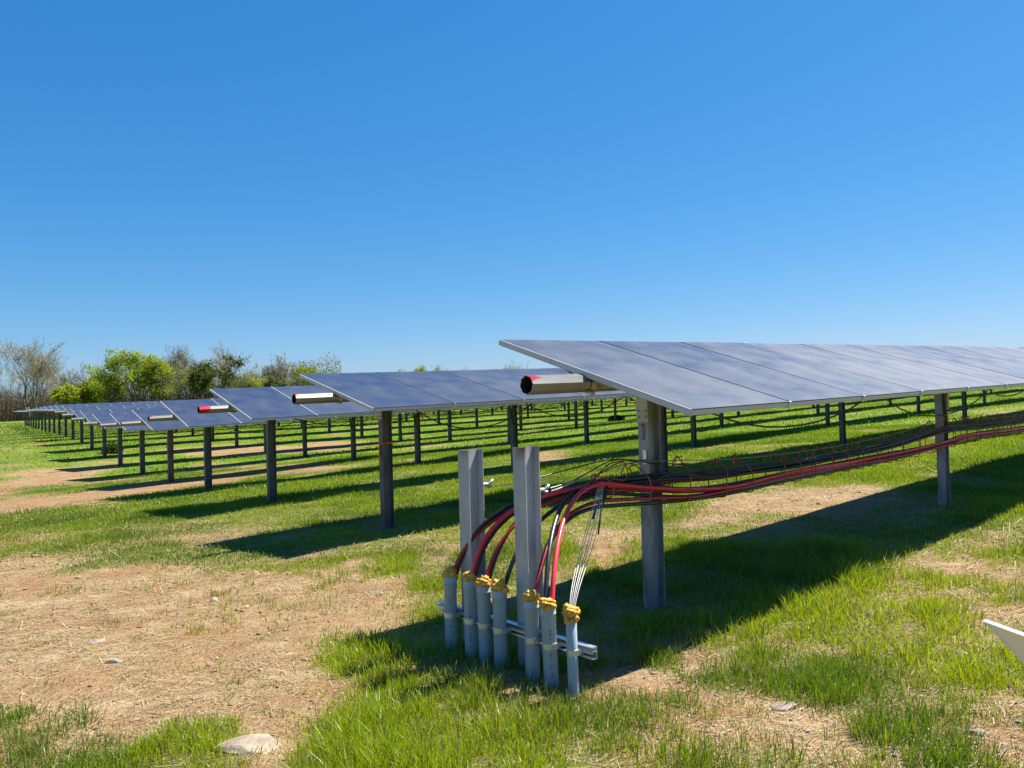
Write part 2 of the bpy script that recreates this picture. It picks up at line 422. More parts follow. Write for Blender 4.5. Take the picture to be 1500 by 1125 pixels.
def ground_material():
    m, n, l, b = mat('clay_and_grass_floor')
    at = n.new('ShaderNodeAttribute'); at.attribute_name = 'tone'
    sp = n.new('ShaderNodeSeparateColor'); l.new(at.outputs['Color'], sp.inputs[0])
    cov, far, red = sp.outputs[0], sp.outputs[1], sp.outputs[2]
    f1 = noise(n, l, .9, 6); f2 = noise(n, l, 7, 5); f3 = noise(n, l, 45, 4)
    clay = ramp(n, l, f1, [(.36, (0.2480, 0.1550, 0.0713)), (.5, (0.3100, 0.2077, 0.1023)), (.72, (0.3596, 0.2604, 0.1395))])
    clay = mix(n, l, math_node(n, l, 'MULTIPLY', red, .65), clay, (0.2852, 0.1426, 0.0620))
    clay = mix(n, l, ramp(n, l, f2, [(.42, (0, 0, 0)), (.66, (.8, .8, .8))]), clay, (0.2108, 0.1271, 0.0620))
    vo = n.new('ShaderNodeTexVoronoi'); vo.inputs['Scale'].default_value = 26; tcv = n.new('ShaderNodeTexCoord'); l.new(tcv.outputs['Object'], vo.inputs['Vector'])
    pebble = ramp(n, l, vo.outputs['Distance'], [(.08, (1, 1, 1)), (.2, (0, 0, 0))])
    clay = mix(n, l, math_node(n, l, 'MULTIPLY', pebble, ramp(n, l, f1, [(.45, (0, 0, 0)), (.6, (.7, .7, .7))])), clay, (0.3844, 0.3348, 0.2604))
    f5 = noise(n, l, 2.4, 5, rough=.7)
    clay = mix(n, l, ramp(n, l, f5, [(.45, (0, 0, 0)), (.62, (.85, .85, .85))]), clay, (.25, .135, .06))
    f6 = noise(n, l, 1.5, 4, rough=.7, stretch=(.6, 1.6, 1))
    clay = mix(n, l, ramp(n, l, f6, [(.52, (0, 0, 0)), (.68, (.7, .7, .7))]), clay, (.41, .30, .165))
    # dried straw matting: fine crossing streaks
    st1 = noise(n, l, 22, 3, stretch=(.18, 1.6, 1)); st2 = noise(n, l, 22, 3, stretch=(1.5, .22, 1))
    st = math_node(n, l, 'MAXIMUM', st1, st2)
    clay = mix(n, l, ramp(n, l, st, [(.55, (0, 0, 0)), (.7, (.5, .5, .5))]), clay, (0.3720, 0.2914, 0.1736))
    clay = mix(n, l, ramp(n, l, f3, [(.28, (.7,) * 3), (.42, (0, 0, 0))]), clay, (0.1240, 0.0713, 0.0341))
    gr = ramp(n, l, f2, [(.3, (0.0806, 0.0930, 0.0124)), (.5, (0.1550, 0.1426, 0.0372)), (.66, (0.2728, 0.2108, 0.0992))])
    f4 = noise(n, l, .16, 5)
    grf = ramp(n, l, math_node(n, l, 'ADD', math_node(n, l, 'MULTIPLY', f1, .5), math_node(n, l, 'MULTIPLY', f4, .5)), [(.34, (.075, .15, .005)), (.5, (.12, .20, .008)), (.64, (.2, .21, .03))])
    gr = mix(n, l, far, gr, grf)
    gr = mix(n, l, at.outputs['Alpha'], gr, ramp(n, l, math_node(n, l, 'ADD', math_node(n, l, 'MULTIPLY', f1, .5), math_node(n, l, 'MULTIPLY', f4, .5)), [(.36, (.10, .13, .02)), (.5, (.17, .17, .045)), (.62, (.27, .21, .09))]))
    k = math_node(n, l, 'ADD', cov, math_node(n, l, 'MULTIPLY', math_node(n, l, 'SUBTRACT', f2, .5), .9))
    k = math_node(n, l, 'ADD', k, math_node(n, l, 'MULTIPLY', math_node(n, l, 'SUBTRACT', f1, .5), 1.3))
    k = math_node(n, l, 'ADD', k, math_node(n, l, 'MULTIPLY', math_node(n, l, 'SUBTRACT', f3, .5), .5))
    k = math_node(n, l, 'ADD', k, math_node(n, l, 'MULTIPLY', far, .1))
    kk = ramp(n, l, k, [(.42, (0, 0, 0)), (.78, (1, 1, 1))])
    c = mix(n, l, kk, clay, gr)
    l.new(c, b.inputs['Base Color'])
    b.inputs['Roughness'].default_value = .95
    b.inputs['Specular IOR Level'].default_value = .15
    h = math_node(n, l, 'ADD', f2, math_node(n, l, 'MULTIPLY', f3, .45))
    h = math_node(n, l, 'ADD', h, math_node(n, l, 'MULTIPLY', st, .3))
    bump(n, l, b, h, 1.0, .06)
    return m


def far_f(x, y):
    return np.clip((np.hypot(x, y) - 8) / 22, 0, 1)


def make_ground():
    th = np.concatenate([np.arange(-48, 48, .18), np.arange(48, 312, 4.0)])
    th = np.radians(th); nt = len(th)
    rr = 1.0 * np.exp(np.arange(0, 1) * 0)
    rs = [.6]
    while rs[-1] < 3500: rs.append(rs[-1] * (1.0135 if rs[-1] < 120 else 1.06))
    rs = np.array(rs); nr = len(rs)
    X = np.outer(rs, np.sin(th)).ravel(); Y = np.outer(rs, np.cos(th)).ravel()
    Z = ground_z(X, Y)
    V = np.stack([X, Y, Z], 1)
    V = np.vstack([V, [[0, 0, gz(0, 0)]]])
    i = np.arange(nr - 1)[:, None]; j = np.arange(nt)[None, :]; jn = (j + 1) % nt
    q = np.stack([(i * nt + j), (i * nt + jn), ((i + 1) * nt + jn), ((i + 1) * nt + j)], -1).reshape(-1, 4)[:, ::-1]
    c = nr * nt
    tri = np.stack([np.arange(nt), np.full(nt, c), (np.arange(nt) + 1) % nt], 1)
    loops = np.concatenate([q.ravel(), tri.ravel()]); lens = np.concatenate([np.full(len(q), 4), np.full(nt, 3)])
    cv = np.clip(cover(V[:, 0], V[:, 1]), 0, 1)
    s, qq = sq(V[:, 0], V[:, 1])
    redm = np.clip(1 - np.abs(qq - 20) / 14, 0, 1) * np.clip(1 - np.abs(s - 2) / 26, 0, 1)
    al = np.clip((-(s - .124 * qq) - 1.2) / 5, 0, .9) * np.clip((np.hypot(V[:, 0], V[:, 1]) - 9) / 10, 0, 1)
    me = np_mesh('ground', V, loops, lens, ground_material(), np.stack([cv, far_f(V[:, 0], V[:, 1]), redm, al], 1), True)
    o = link('ground', me); tag(o, kind='structure')


def grass_material():
    m, n, l, b = mat('grass_blades')
    at = n.new('ShaderNodeAttribute'); at.attribute_name = 'tone'
    n.remove(b)
    d = n.new('ShaderNodeBsdfDiffuse'); t = n.new('ShaderNodeBsdfTranslucent'); g = n.new('ShaderNodeBsdfGlossy')
    g.inputs['Roughness'].default_value = .45; g.inputs['Color'].default_value = (.9, .95, .8, 1)
    l.new(at.outputs['Color'], d.inputs['Color'])
    l.new(mix(n, l, 1.0, at.outputs['Color'], (1.25, 1.2, .6), 'MULTIPLY'), t.inputs['Color'])
    a = n.new('ShaderNodeMixShader'); a.inputs[0].default_value = .5
    l.new(d.outputs[0], a.inputs[1]); l.new(t.outputs[0], a.inputs[2])
    a2 = n.new('ShaderNodeMixShader'); a2.inputs[0].default_value = .04
    l.new(a.outputs[0], a2.inputs[1]); l.new(g.outputs[0], a2.inputs[2])
    l.new(a2.outputs[0], n['Material Output'].inputs['Surface'])
    return m


def make_grass():
    XS = []; YS = []; HS = []; WS = []; LX = []; LY = []; TN = []
    # (r0, r1, tufts, blades per tuft, spread, blade height, blade width)
    zones = [(2.2, 5.2, 3800, 20, .034, .112, .0046), (2.2, 5.2, 9000, 8, .05, .042, .0036), (5.2, 9, 6800, 17, .045, .105, .0058), (5.2, 9, 14000, 8, .07, .042, .0048),
             (9, 16, 34000, 9, .1, .065, .0075), (16, 30, 52000, 7, .19, .065, .012), (30, 75, 52000, 5, .45, .08, .026), (75, 150, 26000, 3, .9, .12, .075)]
    for r0, r1, nt, nb, sp, bh, bw in zones:
        u = rng.random(nt * 2)
        r = np.sqrt(r0 ** 2 + u * (r1 ** 2 - r0 ** 2)); th = np.radians(rng.uniform(-43, 43, nt * 2))
        x = r * np.sin(th); y = r * np.cos(th)
        c = cover(x, y)
        keep = rng.random(nt * 2) < np.clip(np.clip((c - .2) / .85, 0, 1) ** 1.5 + .06, 0, 1)
        x, y, c = x[keep], y[keep], np.clip(c[keep], 0, 1.6)
        if len(x) > nt: x, y, c = x[:nt], y[:nt], c[:nt]
        vig = np.clip(vnoise(x, y, .4, 77) * 1.0 + vnoise(x, y, 1.7, 78) * .9 - .05, .25, 1.6)
        vig = vig * np.clip(.5 + .5 * c, .45, 1.25)
        hue = fbm(x, y, 1.1, 91, 2)
        sizef = rng.uniform(.7, 1.25, len(x))
        n = len(x)
        bx = np.repeat(x, nb) + rng.normal(0, sp, n * nb); by = np.repeat(y, nb) + rng.normal(0, sp, n * nb)
        ox = bx - np.repeat(x, nb); oy = by - np.repeat(y, nb)
        h = bh * np.repeat(vig * sizef, nb) * rng.uniform(.45, 1.25, n * nb)
        lean = rng.normal(0, .26, (n * nb, 2))
        XS.append(bx); YS.append(by); HS.append(h); WS.append(bw * rng.uniform(.6, 1.3, n * nb))
        LX.append(lean[:, 0] + ox / sp * .22); LY.append(lean[:, 1] + oy / sp * .22)
        hu = np.repeat(hue, nb) + rng.normal(0, .1, n * nb)
        dry = rng.random(n * nb) < np.clip(.5 - .55 * np.repeat(c, nb), .05, .5)
        k = np.clip((hu - .28) / .36, 0, 1)[:, None]
        tn = (1 - k) * np.array([.10, .18, .006]) + k * np.array([.27, .345, .008])
        rf = np.clip((np.repeat(np.hypot(x, y), nb) - 6) / 20, 0, 1)[:, None]
        tn = tn * (1 - rf) + rf * (tn * .45 + .55 * np.array([.11, .22, .006]))
        ff = np.clip((np.repeat(np.hypot(x, y), nb) - 35) / 60, 0, 1)[:, None]
        tn = tn * (1 - ff) + ff * np.array([.15, .185, .022])
        sv = np.repeat(sq(x, y)[0] - .124 * sq(x, y)[1], nb)[:, None]
        ol = np.clip((-sv - 1.2) / 5, 0, .8) * np.clip((np.repeat(np.hypot(x, y), nb)[:, None] - 9) / 10, 0, 1)
        tn = tn * (1 - ol) + ol * np.array([.15, .165, .03])
        tn = tn * rng.uniform(.75, 1.2, (n * nb, 1))
        tn[dry] = np.array([.29, .22, .10]) * rng.uniform(.7, 1.1, (dry.sum(), 1))
        TN.append(tn)
    x, y, h, w = map(np.concatenate, (XS, YS, HS, WS)); lx, ly = np.concatenate(LX), np.concatenate(LY); tn = np.concatenate(TN)
    # keep the cable pipes' feet readable: thin the blades right in front of nothing else
    n = len(x)
    z = ground_z(x, y) - .006
    az = rng.uniform(0, math.pi, n)
    wx, wy = np.cos(az) * w / 2, np.sin(az) * w / 2
    V = np.zeros((n, 5, 3))
    V[:, 0] = np.stack([x - wx, y - wy, z], 1); V[:, 1] = np.stack([x + wx, y + wy, z], 1)
    mx, my = x + lx * h * .38, y + ly * h * .38
    V[:, 2] = np.stack([mx - wx * .8, my - wy * .8, z + h * .58], 1); V[:, 3] = np.stack([mx + wx * .8, my + wy * .8, z + h * .58], 1)
    V[:, 4] = np.stack([x + lx * h, y + ly * h, z + h * .98 / np.sqrt(1 + .3 * (lx ** 2 + ly ** 2))], 1)
    base = (np.arange(n) * 5)[:, None]
    loops = (base + np.array([0, 1, 3, 2, 2, 3, 4])).ravel()
    lens = np.tile([4, 3], n)
    me = np_mesh('grass', V.reshape(-1, 3), loops, lens, grass_material(), np.repeat(tn, 5, 0))
    tag(link('grass', me), 'short bright green tufts of grass growing over the clay field', 'grass', kind='stuff')


def make_straw():
    n0 = 110000
    r = np.sqrt(rng.uniform(2.2 ** 2, 17 ** 2, n0) ** 1.0) if False else 2.2 * (17 / 2.2) ** rng.random(n0)
    th = np.radians(rng.uniform(-44, 44, n0))
    x = r * np.sin(th); y = r * np.cos(th); c = cover(x, y)
    keep = rng.random(n0) < np.clip(.85 - c * .62, .06, .6) * np.clip((fbm(x, y, .9, 57, 2) - .25) * 2, .12, 1)
    x, y, r = x[keep], y[keep], r[keep]; n = len(x)
    az = rng.normal(.45, .75, n); L = rng.uniform(.03, .16, n) * np.clip(r / 7, .7, 1.5); w = rng.uniform(.0018, .0042, n) * np.clip(r / 6, .8, 2)
    dx, dy = np.cos(az), np.sin(az)
    V = np.zeros((n, 4, 3))
    tilt = rng.normal(0, .16, n)
    for k, (a, b) in enumerate(((-1, -1), (1, -1), (1, 1), (-1, 1))):
        px = x + dx * a * L / 2 - dy * b * w / 2; py = y + dy * a * L / 2 + dx * b * w / 2
        V[:, k] = np.stack([px, py, ground_z(px, py) + .007 + np.abs(tilt) * L * .42 + tilt * a * L * .4], 1)
    m, nn, l, b = mat('dry_straw')
    at = nn.new('ShaderNodeAttribute'); at.attribute_name = 'tone'; l.new(at.outputs['Color'], b.inputs['Base Color']); b.inputs['Roughness'].default_value = .7
    tn = np.array([.42, .32, .18]) * rng.uniform(.45, 1.2, (n, 1))
    me = np_mesh('straw', V.reshape(-1, 3), np.arange(n * 4), np.full(n, 4), m, np.repeat(tn, 4, 0))
    tag(link('straw', me), 'scattered pale dry straw lying on the bare clay', 'straw', kind='stuff')


def rock_mesh(mb, c, sx, sy, sz, seed, rz=0.0, sub=3):
    bm = bmesh.new(); bmesh.ops.create_icosphere(bm, subdivisions=sub, radius=1)
    rg = np.random.default_rng(seed); pl = [(Vector(rg.normal(0, 1, 3)).normalized(), rg.uniform(.55, .9)) for _ in range(9)]
    ca, sa = math.cos(rz), math.sin(rz); vs = []
    for v in bm.verts:
        p = v.co.copy()
        for nrm, d in pl:
            e = p.dot(nrm) - d
            if e > 0: p -= nrm * e
        p += Vector(rg.normal(0, .012, 3))
        p = Vector((p.x * sx, p.y * sy, p.z * sz))
        vs.append((c[0] + p.x * ca - p.y * sa, c[1] + p.x * sa + p.y * ca, c[2] + p.z))
    fs = [tuple(v.index for v in f.verts) for f in bm.faces]
    bm.free(); mb.add(vs, fs)


def make_clods():
    """crumbs of dry clay"""
    n0 = 26000
    r = 2.4 * (13 / 2.4) ** rng.random(n0); th = np.radians(rng.uniform(-44, 44, n0)); x = r * np.sin(th); y = r * np.cos(th)
    keep = rng.random(n0) < np.clip(.8 - cover(x, y) * .75, 0.03, .7) * np.clip((vnoise(x, y, .35, 55) - .3) * 2.2, .05, 1)
    x, y, r = x[keep], y[keep], r[keep]; n = len(x)
    s = rng.gamma(2.0, .0019, n) * np.clip(r / 5, .8, 2) + .002
    base = np.array([(1, 0, 0), (-1, 0, 0), (0, 1, 0), (0, -1, 0), (0, 0, 1), (.6, .6, .5), (-.6, .5, .55), (.5, -.6, .5), (-.55, -.6, .45)], float)
    tri = np.array([(0, 5, 7), (0, 2, 5), (2, 6, 5), (2, 1, 6), (1, 8, 6), (1, 3, 8), (3, 7, 8), (3, 0, 7), (5, 4, 7), (5, 6, 4), (6, 8, 4), (8, 7, 4)])
    V = base[None] * rng.uniform(.6, 1.4, (n, 9, 3)) * s[:, None, None] * np.array([1.2, 1.2, .9])
    a = rng.uniform(0, 6.28, n); ca, sa = np.cos(a)[:, None], np.sin(a)[:, None]
    V = np.stack([V[..., 0] * ca - V[..., 1] * sa + x[:, None], V[..., 0] * sa + V[..., 1] * ca + y[:, None], V[..., 2] + (ground_z(x, y) + .002)[:, None]], -1)
    loops = (np.arange(n)[:, None] * 9 + tri.ravel()[None]).ravel()
    m, nn, l, b = mat('clay_crumbs')
    at = nn.new('ShaderNodeAttribute'); at.attribute_name = 'tone'; l.new(at.outputs['Color'], b.inputs['Base Color']); b.inputs['Roughness'].default_value = .95
    k = rng.random((n, 1)); tn = (1 - k) * np.array([.22, .135, .065]) + k * np.array([.36, .26, .15]); g = rng.random(n) < .05; tn[g] = np.array([.3, .27, .23])
    me = np_mesh('clay_crumbs', V.reshape(-1, 3), loops, np.full(n * 12, 3), m, np.repeat(tn, 9, 0))
    tag(link('clay_crumbs', me), 'crumbs of dry tan clay scattered over the bare ground', 'soil', kind='stuff')


def make_stones():
    m_flag = plain('pale_limestone', (.27, .215, .15), .85, 0, .45, 9, .5)
    m_grey = plain('grey_stone', (.27, .235, .19), .85, 0, .3, 25, .4)
    spec = [(-1.40, 4.03, .2, .13, .05, .25, m_flag, 'large flat pale stone half buried in clay at the bottom edge'),
            (1.43, 4.24, .09, .05, .035, .1, m_flag, 'whitish jagged stone among grass tufts right of the pipes'),
            (-3.26, 6.02, .07, .045, .022, .2, m_grey, 'pale flat stone in the bare clay, farther of two on the left'),
            (-2.87, 5.52, .065, .03, .028, 0, m_grey, 'flat grey stone in the bare clay, nearer of two on the left'),
            (-2.76, 7.07, .06, .04, .05, .6, m_grey, 'small dark stone at the edge of the straw covered clay'),
            (2.23, 3.85, .06, .03, .03, -.2, m_flag, 'broken pale stone below the white sheet'),
            (2.01, 3.89, .022, .02, .02, 0, m_grey, 'round grey pebble beside the broken pale stone')]
    for k, (x, y, sx, sy, sz, rz, m, lab) in enumerate(spec):
        mb = MB(); rock_mesh(mb, (0, 0, 0), sx, sy, sz, 40 + k, rz)
        o = mb.build('stone', m); o.location = (x, y, gz(x, y) - sz * .1); tag(o, lab, 'stone')
    mb = MB()
    for k in range(420):
        if k % 3: r = random.uniform(3.2, 6.5); t = R(random.uniform(8, 34))
        else: r = random.uniform(3.5, 8); t = R(random.uniform(-35, 0))
        x, y = r * math.sin(t), r * math.cos(t); s = random.uniform(.004, .016)
        rock_mesh(mb, (x, y, gz(x, y) + s * .3), s * random.uniform(.8, 1.6), s, s * .7, 900 + k, random.random() * 6, 1)
    tag(mb.build('gravel', m_grey), 'tiny grey and white pebbles strewn over the bare clay', 'gravel', kind='stuff')
    m_wood = plain('weathered_wood', (.26, .17, .09), .85, 0, .3, 20, .3)
    for x, y, L, az, lab in ((3.33, 7.05, .34, .35, 'weathered stick lying on the dry clay at right, longer of two'), (2.83, 6.9, .18, .1, 'short dark stick lying on the clay beside the long shadow')):
        mb = MB(); c, s = math.cos(az) * L / 2, math.sin(az) * L / 2
        mb.tube([(-c, -s, .012), (-c * .3, -s * .2, .03), (c * .4, s * .5, .02), (c, s, .03)], [.012, .018, .014, .006], 6)
        o = mb.build('stick', m_wood); o.location = (x, y, gz(x, y)); tag(o, lab, 'stick')


make_ground()
make_grass()
make_straw()
make_clods()
make_stones()

# ------------------------------------------------------------------ solar tracker rows
def i_beam(mb, d, w, t, z0, z1):
    """rolled section, web along x"""
    mb.box(-d / 2, -d / 2 + t, -w / 2, w / 2, z0, z1)
    mb.box(d / 2 - t, d / 2, -w / 2, w / 2, z0, z1)
    mb.box(-d / 2 + t, d / 2 - t, -t * .45, t * .45, z0, z1)


def octo(mb, x0, x1, r, inner=None):
    ang = [math.pi / 8 + k * math.pi / 4 for k in range(8)]
    ro = r / math.cos(math.pi / 8)
    o0 = [(x0, ro * math.cos(t), ro * math.sin(t)) for t in ang]; o1 = [(x1, p[1], p[2]) for p in o0]
    side = [(k, (k + 1) % 8, (k + 1) % 8 + 8, k + 8) for k in range(8)]
    mb.add(o0 + o1, side)
    mb.add(o1, [tuple(range(8))])
    if inner:
        ri = (r - .005) / math.cos(math.pi / 8)
        i0 = [(x0, ri * math.cos(t), ri * math.sin(t)) for t in ang]; i1 = [(x0 + inner, p[1], p[2]) for p in i0]
        mb.add(o0 + i0, [(k, k + 8, (k + 1) % 8 + 8, (k + 1) % 8) for k in range(8)])
        mb.mi = 1
        mb.add(i0 + i1, [(k, k + 8, (k + 1) % 8 + 8, (k + 1) % 8) for k in range(8)])
        mb.add(i1, [tuple(range(8))])
        mb.mi = 0


PWID = PP - .021                             # one panel along the row
mb = MB()
mb.box(0, PWID, -PW / 2, PW / 2, .0925, .1)
ME_GLASS = mb.build('solar_panel', M['glass']).data
bpy.data.objects.remove(bpy.data.objects['solar_panel'])


def frame_shape(mb):
    # long sides, short sides with their thin top lip, a dark return and a flange underneath
    for x0, x1 in ((.002, .006), (PWID - .006, PWID - .002)): mb.box(x0, x1, -PW / 2 + .001, PW / 2 - .001, .05, .0922)
    for y0, y1 in ((-PW / 2 + .001, -PW / 2 + .005), (PW / 2 - .005, PW / 2 - .001)): mb.box(.006, PWID - .006, y0, y1, .056, .0922)
    for x0, x1 in ((.006, .03), (PWID - .03, PWID - .006)): mb.box(x0, x1, -PW / 2 + .005, PW / 2 - .005, .05, .053)
    mb.box(-.0012, .002, -PW / 2 + .03, PW / 2 - .03, .0905, .0945)


mb = MB(); frame_shape(mb); mb.box(-.011, -.0013, -PW / 2 + .001, PW / 2 - .001, .055, .0985)
ME_FRAME_LIP = mb.build('frame', M['frame']).data
bpy.data.objects.remove(bpy.data.objects['frame'])
mb = MB(); frame_shape(mb)
ME_FRAME = mb.build('frame', M['frame']).data
bpy.data.objects.remove(bpy.data.objects['frame'])
mb = MB()
mb.box(0, PWID, -PW / 2, PW / 2, .0925, .1); mb.mi = 1; frame_shape(mb)
mb.box(-.011, -.0013, -PW / 2 + .001, PW / 2 - .001, .055, .0985)
ME_PANEL_FAR = mb.build('solar_panel', [M['glass'], M['frame']]).data
bpy.data.objects.remove(bpy.data.objects['solar_panel'])
mb = MB(); i_beam(mb, .152, .1, .0065, -.5, HT - .15)
ME_POST = mb.build('post', M['post']).data
bpy.data.objects.remove(bpy.data.objects['post'])
ME_POST_SHADED = ME_POST.copy(); ME_POST_SHADED.materials[0] = M['post_shaded']
# bearing that carries the tube on a post: two cheek plates, bolts, cross plate and a collar round the tube
mb = MB()
for sx in (-1, 1):
    x = sx * .083
    mb.box(x - .004, x + .004, -.055, .055, HT - .33, HT - .11)
    for yy in (-.035, .035):
        for zz in (-.29, -.24): mb.tube([(x - .016, yy, HT + zz), (x + .016, yy, HT + zz)], .009, 6)
mb.box(-.1, .1, -.075, .075, HT - .1148, HT - .105)
for sy in (-1, 1): mb.box(-.035, .035, sy * .07 - .005, sy * .07 + .005, HT - .108, HT + .03)
mb.box(-.03, .03, -.072, .072, HT - .092, HT - .082)
mb.box(-.004, .004, -.072, .072, HT - .107, HT - .09)
_n = len(mb.v); octo(mb, -.03, .03, .0705); mb.v[_n:] = [(p[0], p[1], p[2] + HT) for p in mb.v[_n:]]
ME_BEAR = mb.build('bearing', M['bracket']).data
bpy.data.objects.remove(bpy.data.objects['bearing'])
# rail under each panel joint with its clip at the low edge
mb = MB()
mb.box(-.022, .022, -PW / 2 * .62, PW / 2 * .62, .0655, .0685); 
for x in (-.022, .019): mb.box(x, x + .003, -PW / 2 * .62, PW / 2 * .62, .045, .0652)
for sy in (-1, 1): mb.box(-.016, .016, sy * (PW / 2 + .006) - .006, sy * (PW / 2 + .006) + .006, .05, .104)
ME_RAIL = mb.build('mounting_rail', M['rail']).data
bpy.data.objects.remove(bpy.data.objects['mounting_rail'])

ORD = ['nearest', 'second', 'third', 'fourth', 'fifth', 'sixth', 'seventh', 'eighth', 'ninth', 'tenth', 'eleventh', 'twelfth', 'thirteenth', 'fourteenth',
       'fifteenth', 'sixteenth', 'seventeenth', 'eighteenth', 'nineteenth', 'twentieth', 'twenty-first', 'twenty-second', 'twenty-third', 'farthest']
ROW_LABEL = {0: 'nearest row of blue solar panels with a thick cable bundle slung along its posts',
             1: 'solar panel row whose end post wears an orange ribbon, behind the bare steel stubs',
             2: 'third solar panel row from the cable pipes, its tube end sprayed bright red',
             3: 'fourth solar panel row from the cable pipes, tube end faintly marked with red'}
RED = {0: .16, 1: .06, 2: .3, 3: .12}
plain_tube = tube_mat('tube_zinc', 0)
ROW_OBJ = []
for r in range(NROW):
    s0 = ROW_D[r]; q0 = r * PITCH_ROW + ROW_Q[r]
    x, y = X0 + s0 * A[0] + q0 * B[0], Y0 + s0 * A[1] + q0 * B[1]
    z0 = ROW_Z[r] + ROW_G[r] * s0
    root = empty('solar_panel_row', (x, y, z0), RZ)
    tag(root, ROW_LABEL.get(r, '%s solar panel row counting back from the cable pipes, its pale tube end unpainted' % ORD[r]), 'solar panel row', 'rows of solar panels across the field')
    ROW_OBJ.append(root)
    g = ROW_G[r]; npan = ROW_N[r]; tl = TILT + ROW_T[r]; length = npan * PP
    near = r < 8
    sl = math.atan(g)
    # torque tube
    tb = MB(); tl_len = length + T_END - T_TUBE + .5
    octo(tb, 0, tl_len, .0635, .5)
    t = tb.build('torque_tube', [tube_mat('tube_red_end', RED[r]) if r in RED else plain_tube, M['dark']], root)
    t.location = (T_TUBE, 0, HT + g * T_TUBE); t.rotation_euler = (tl, -sl, 0)
    # posts
    k = 0
    while True:
        d = 0 if k == 0 else B1 * BAY if k == 1 else BAY * (B1 + B2 + k - 2)
        if d > length + T_END: break
        p = link('post', ME_POST if r < 1 else ME_POST_SHADED, root); p.location = (d, 0, g * d)
        if near:
            bb = link('bearing', ME_BEAR, p)
        if k == 1 and r < 5:
            db = MB()
            db.tube([(-.25, -.1, HT - .06), (-.16, -.095, 1.38)], .018, 8); db.tube([(-.16, -.095, 1.4), (-.085, -.09, 1.08)], .028, 10)
            db.build('damper', M['black'], p)
            fc = MB()
            pts = [Vector((.125 + .07 * u, -.03 + .02 * u, HT - .02 - .5 * u)) for u in np.linspace(0, 1, 60)]
            fc.tube(pts, [.024 + .004 * (i % 2) for i in range(60)], 8)
            fc.build('corrugated_sleeve', M['bracket'], p)
        k += 1
    # panels
    for i in range(npan):
        t = T_END + i * PP
        if near:
            pn = link('solar_panel', ME_GLASS, root); fr = link('frame', ME_FRAME_LIP if r > 1 or i == 0 else ME_FRAME, pn)
        else:
            pn = link('solar_panel', ME_PANEL_FAR, root)
        pn.location = (t, 0, HT + g * t); pn.rotation_euler = (tl + random.gauss(0, .0022), -sl + random.gauss(0, .0012), 0)
    if near:
        for i in range(1, npan):
            t = T_END + i * PP - .007
            ra = link('mounting_rail', ME_RAIL, root); ra.location = (t, 0, HT + g * t); ra.rotation_euler = (tl, -sl, 0)
        # splayed struts that brace the first panel on the tube
        for sgn, yy in ((1, .36), (-1, -.3)):
            br = MB()
            br.bar((-.0, yy, .06), (.12, sgn * .07, -.02), .028, .004)
            br.bar((-.03, yy - sgn * .03, .075), (.03, yy + sgn * .04, .057), .05, .012)
            br.bar((.0, yy + sgn * .01, .055), (.5, sgn * .06, .045), .022, .02)
            bo = br.build('brace', M['bracket'], root); bo.location = (T_END + .03, 0, HT + g * T_END); bo.rotation_euler = (tl, -sl, 0)
        cb = MB(); cb.box(-.02, .02, -.075, .075, -.07, -.05)
        octo(cb, -.025, .025, .0685)
        co = cb.build('tube_collar', M['bracket'], root); co.location = (T_END + .06, 0, HT + g * T_END); co.rotation_euler = (tl, -sl, 0)
        # string wires looping under the panels
        wb = MB(); lo, hi = 0.2, min(length - 1, 34)
        tcur = lo
        while tcur < hi:
            L = random.uniform(1.6, 3.3); sag = random.uniform(.12, .34); yq = random.uniform(-.5, -.25)
            zz = HT - .12 + yq * math.sin(tl) * .9
            pts = [(tcur + L * u, yq + .05 * math.sin(5 * u), zz + g * (tcur + L * u) - sag * 4 * u * (1 - u)) for u in np.linspace(0, 1, 12)]
            wb.tube(pts, .0085, 5, cap=False); tcur += L
        wb.build('wire', M['black'], root)

# label on the nearest end post and the ribbon on the next row's end post
post0 = [o for o in ROW_OBJ[0].children if o.name.startswith('post')][0]
lb = MB(); lb.box(-.0795, -.0765, -.012, .012, 1.33, 1.455); lb.mi = 1
for k in range(7):
    z = 1.338 + k * .0158; lb.box(-.0803, -.0796, -.006, .006, z, z + .0045); lb.box(-.0803, -.0796, -.006, -.003 + .006 * (k % 2), z + .0046, z + .0095)
lb.build('post_label', [M['sticker'], M['letter']], post0)
ab = MB(); ab.tube([(-.09, -.02, 1.17), (-.12, -.02, 1.17), (-.24, -.03, 1.165), (-.26, -.03, 1.18)], .008, 8); ab.box(-.09, -.077, -.035, .0, 1.14, 1.25)
ab.build('wire_arm', M['strut'], post0)
rb = MB()
for x in (-.082, .079): rb.box(x, x + .003, -.056, .056, 1.128, 1.158)
for yy in (-.056, .053): rb.box(-.0789, .0789, yy, yy + .003, 1.13, 1.157)
tails = [(-.087, .004, 1.143), (-.1, .01, 1.08), (-.093, .0, 1.0), (-.1, -.012, .9)]
for (p, q) in zip(tails[:-1], tails[1:]): rb.bar(p, q, .034, .002)
for (p, q) in zip([(-.087, .012, 1.143), (-.095, .022, 1.07)], [(-.095, .022, 1.07), (-.09, .03, .97)]): rb.bar(p, q, .016, .002)
ro = rb.build('marker_ribbon', M['ribbon']); ro.location = ROW_OBJ[1].location; ro.rotation_euler = (0, 0, RZ)
tag(ro, 'orange plastic ribbon tied round the second row end post', 'ribbon')


# ------------------------------------------------------------------ stubs, strut and cable pipes
def local(o, s, q, h=0.0):
    o.location = W(s, q, h); o.rotation_euler = (0, 0, RZ); return o


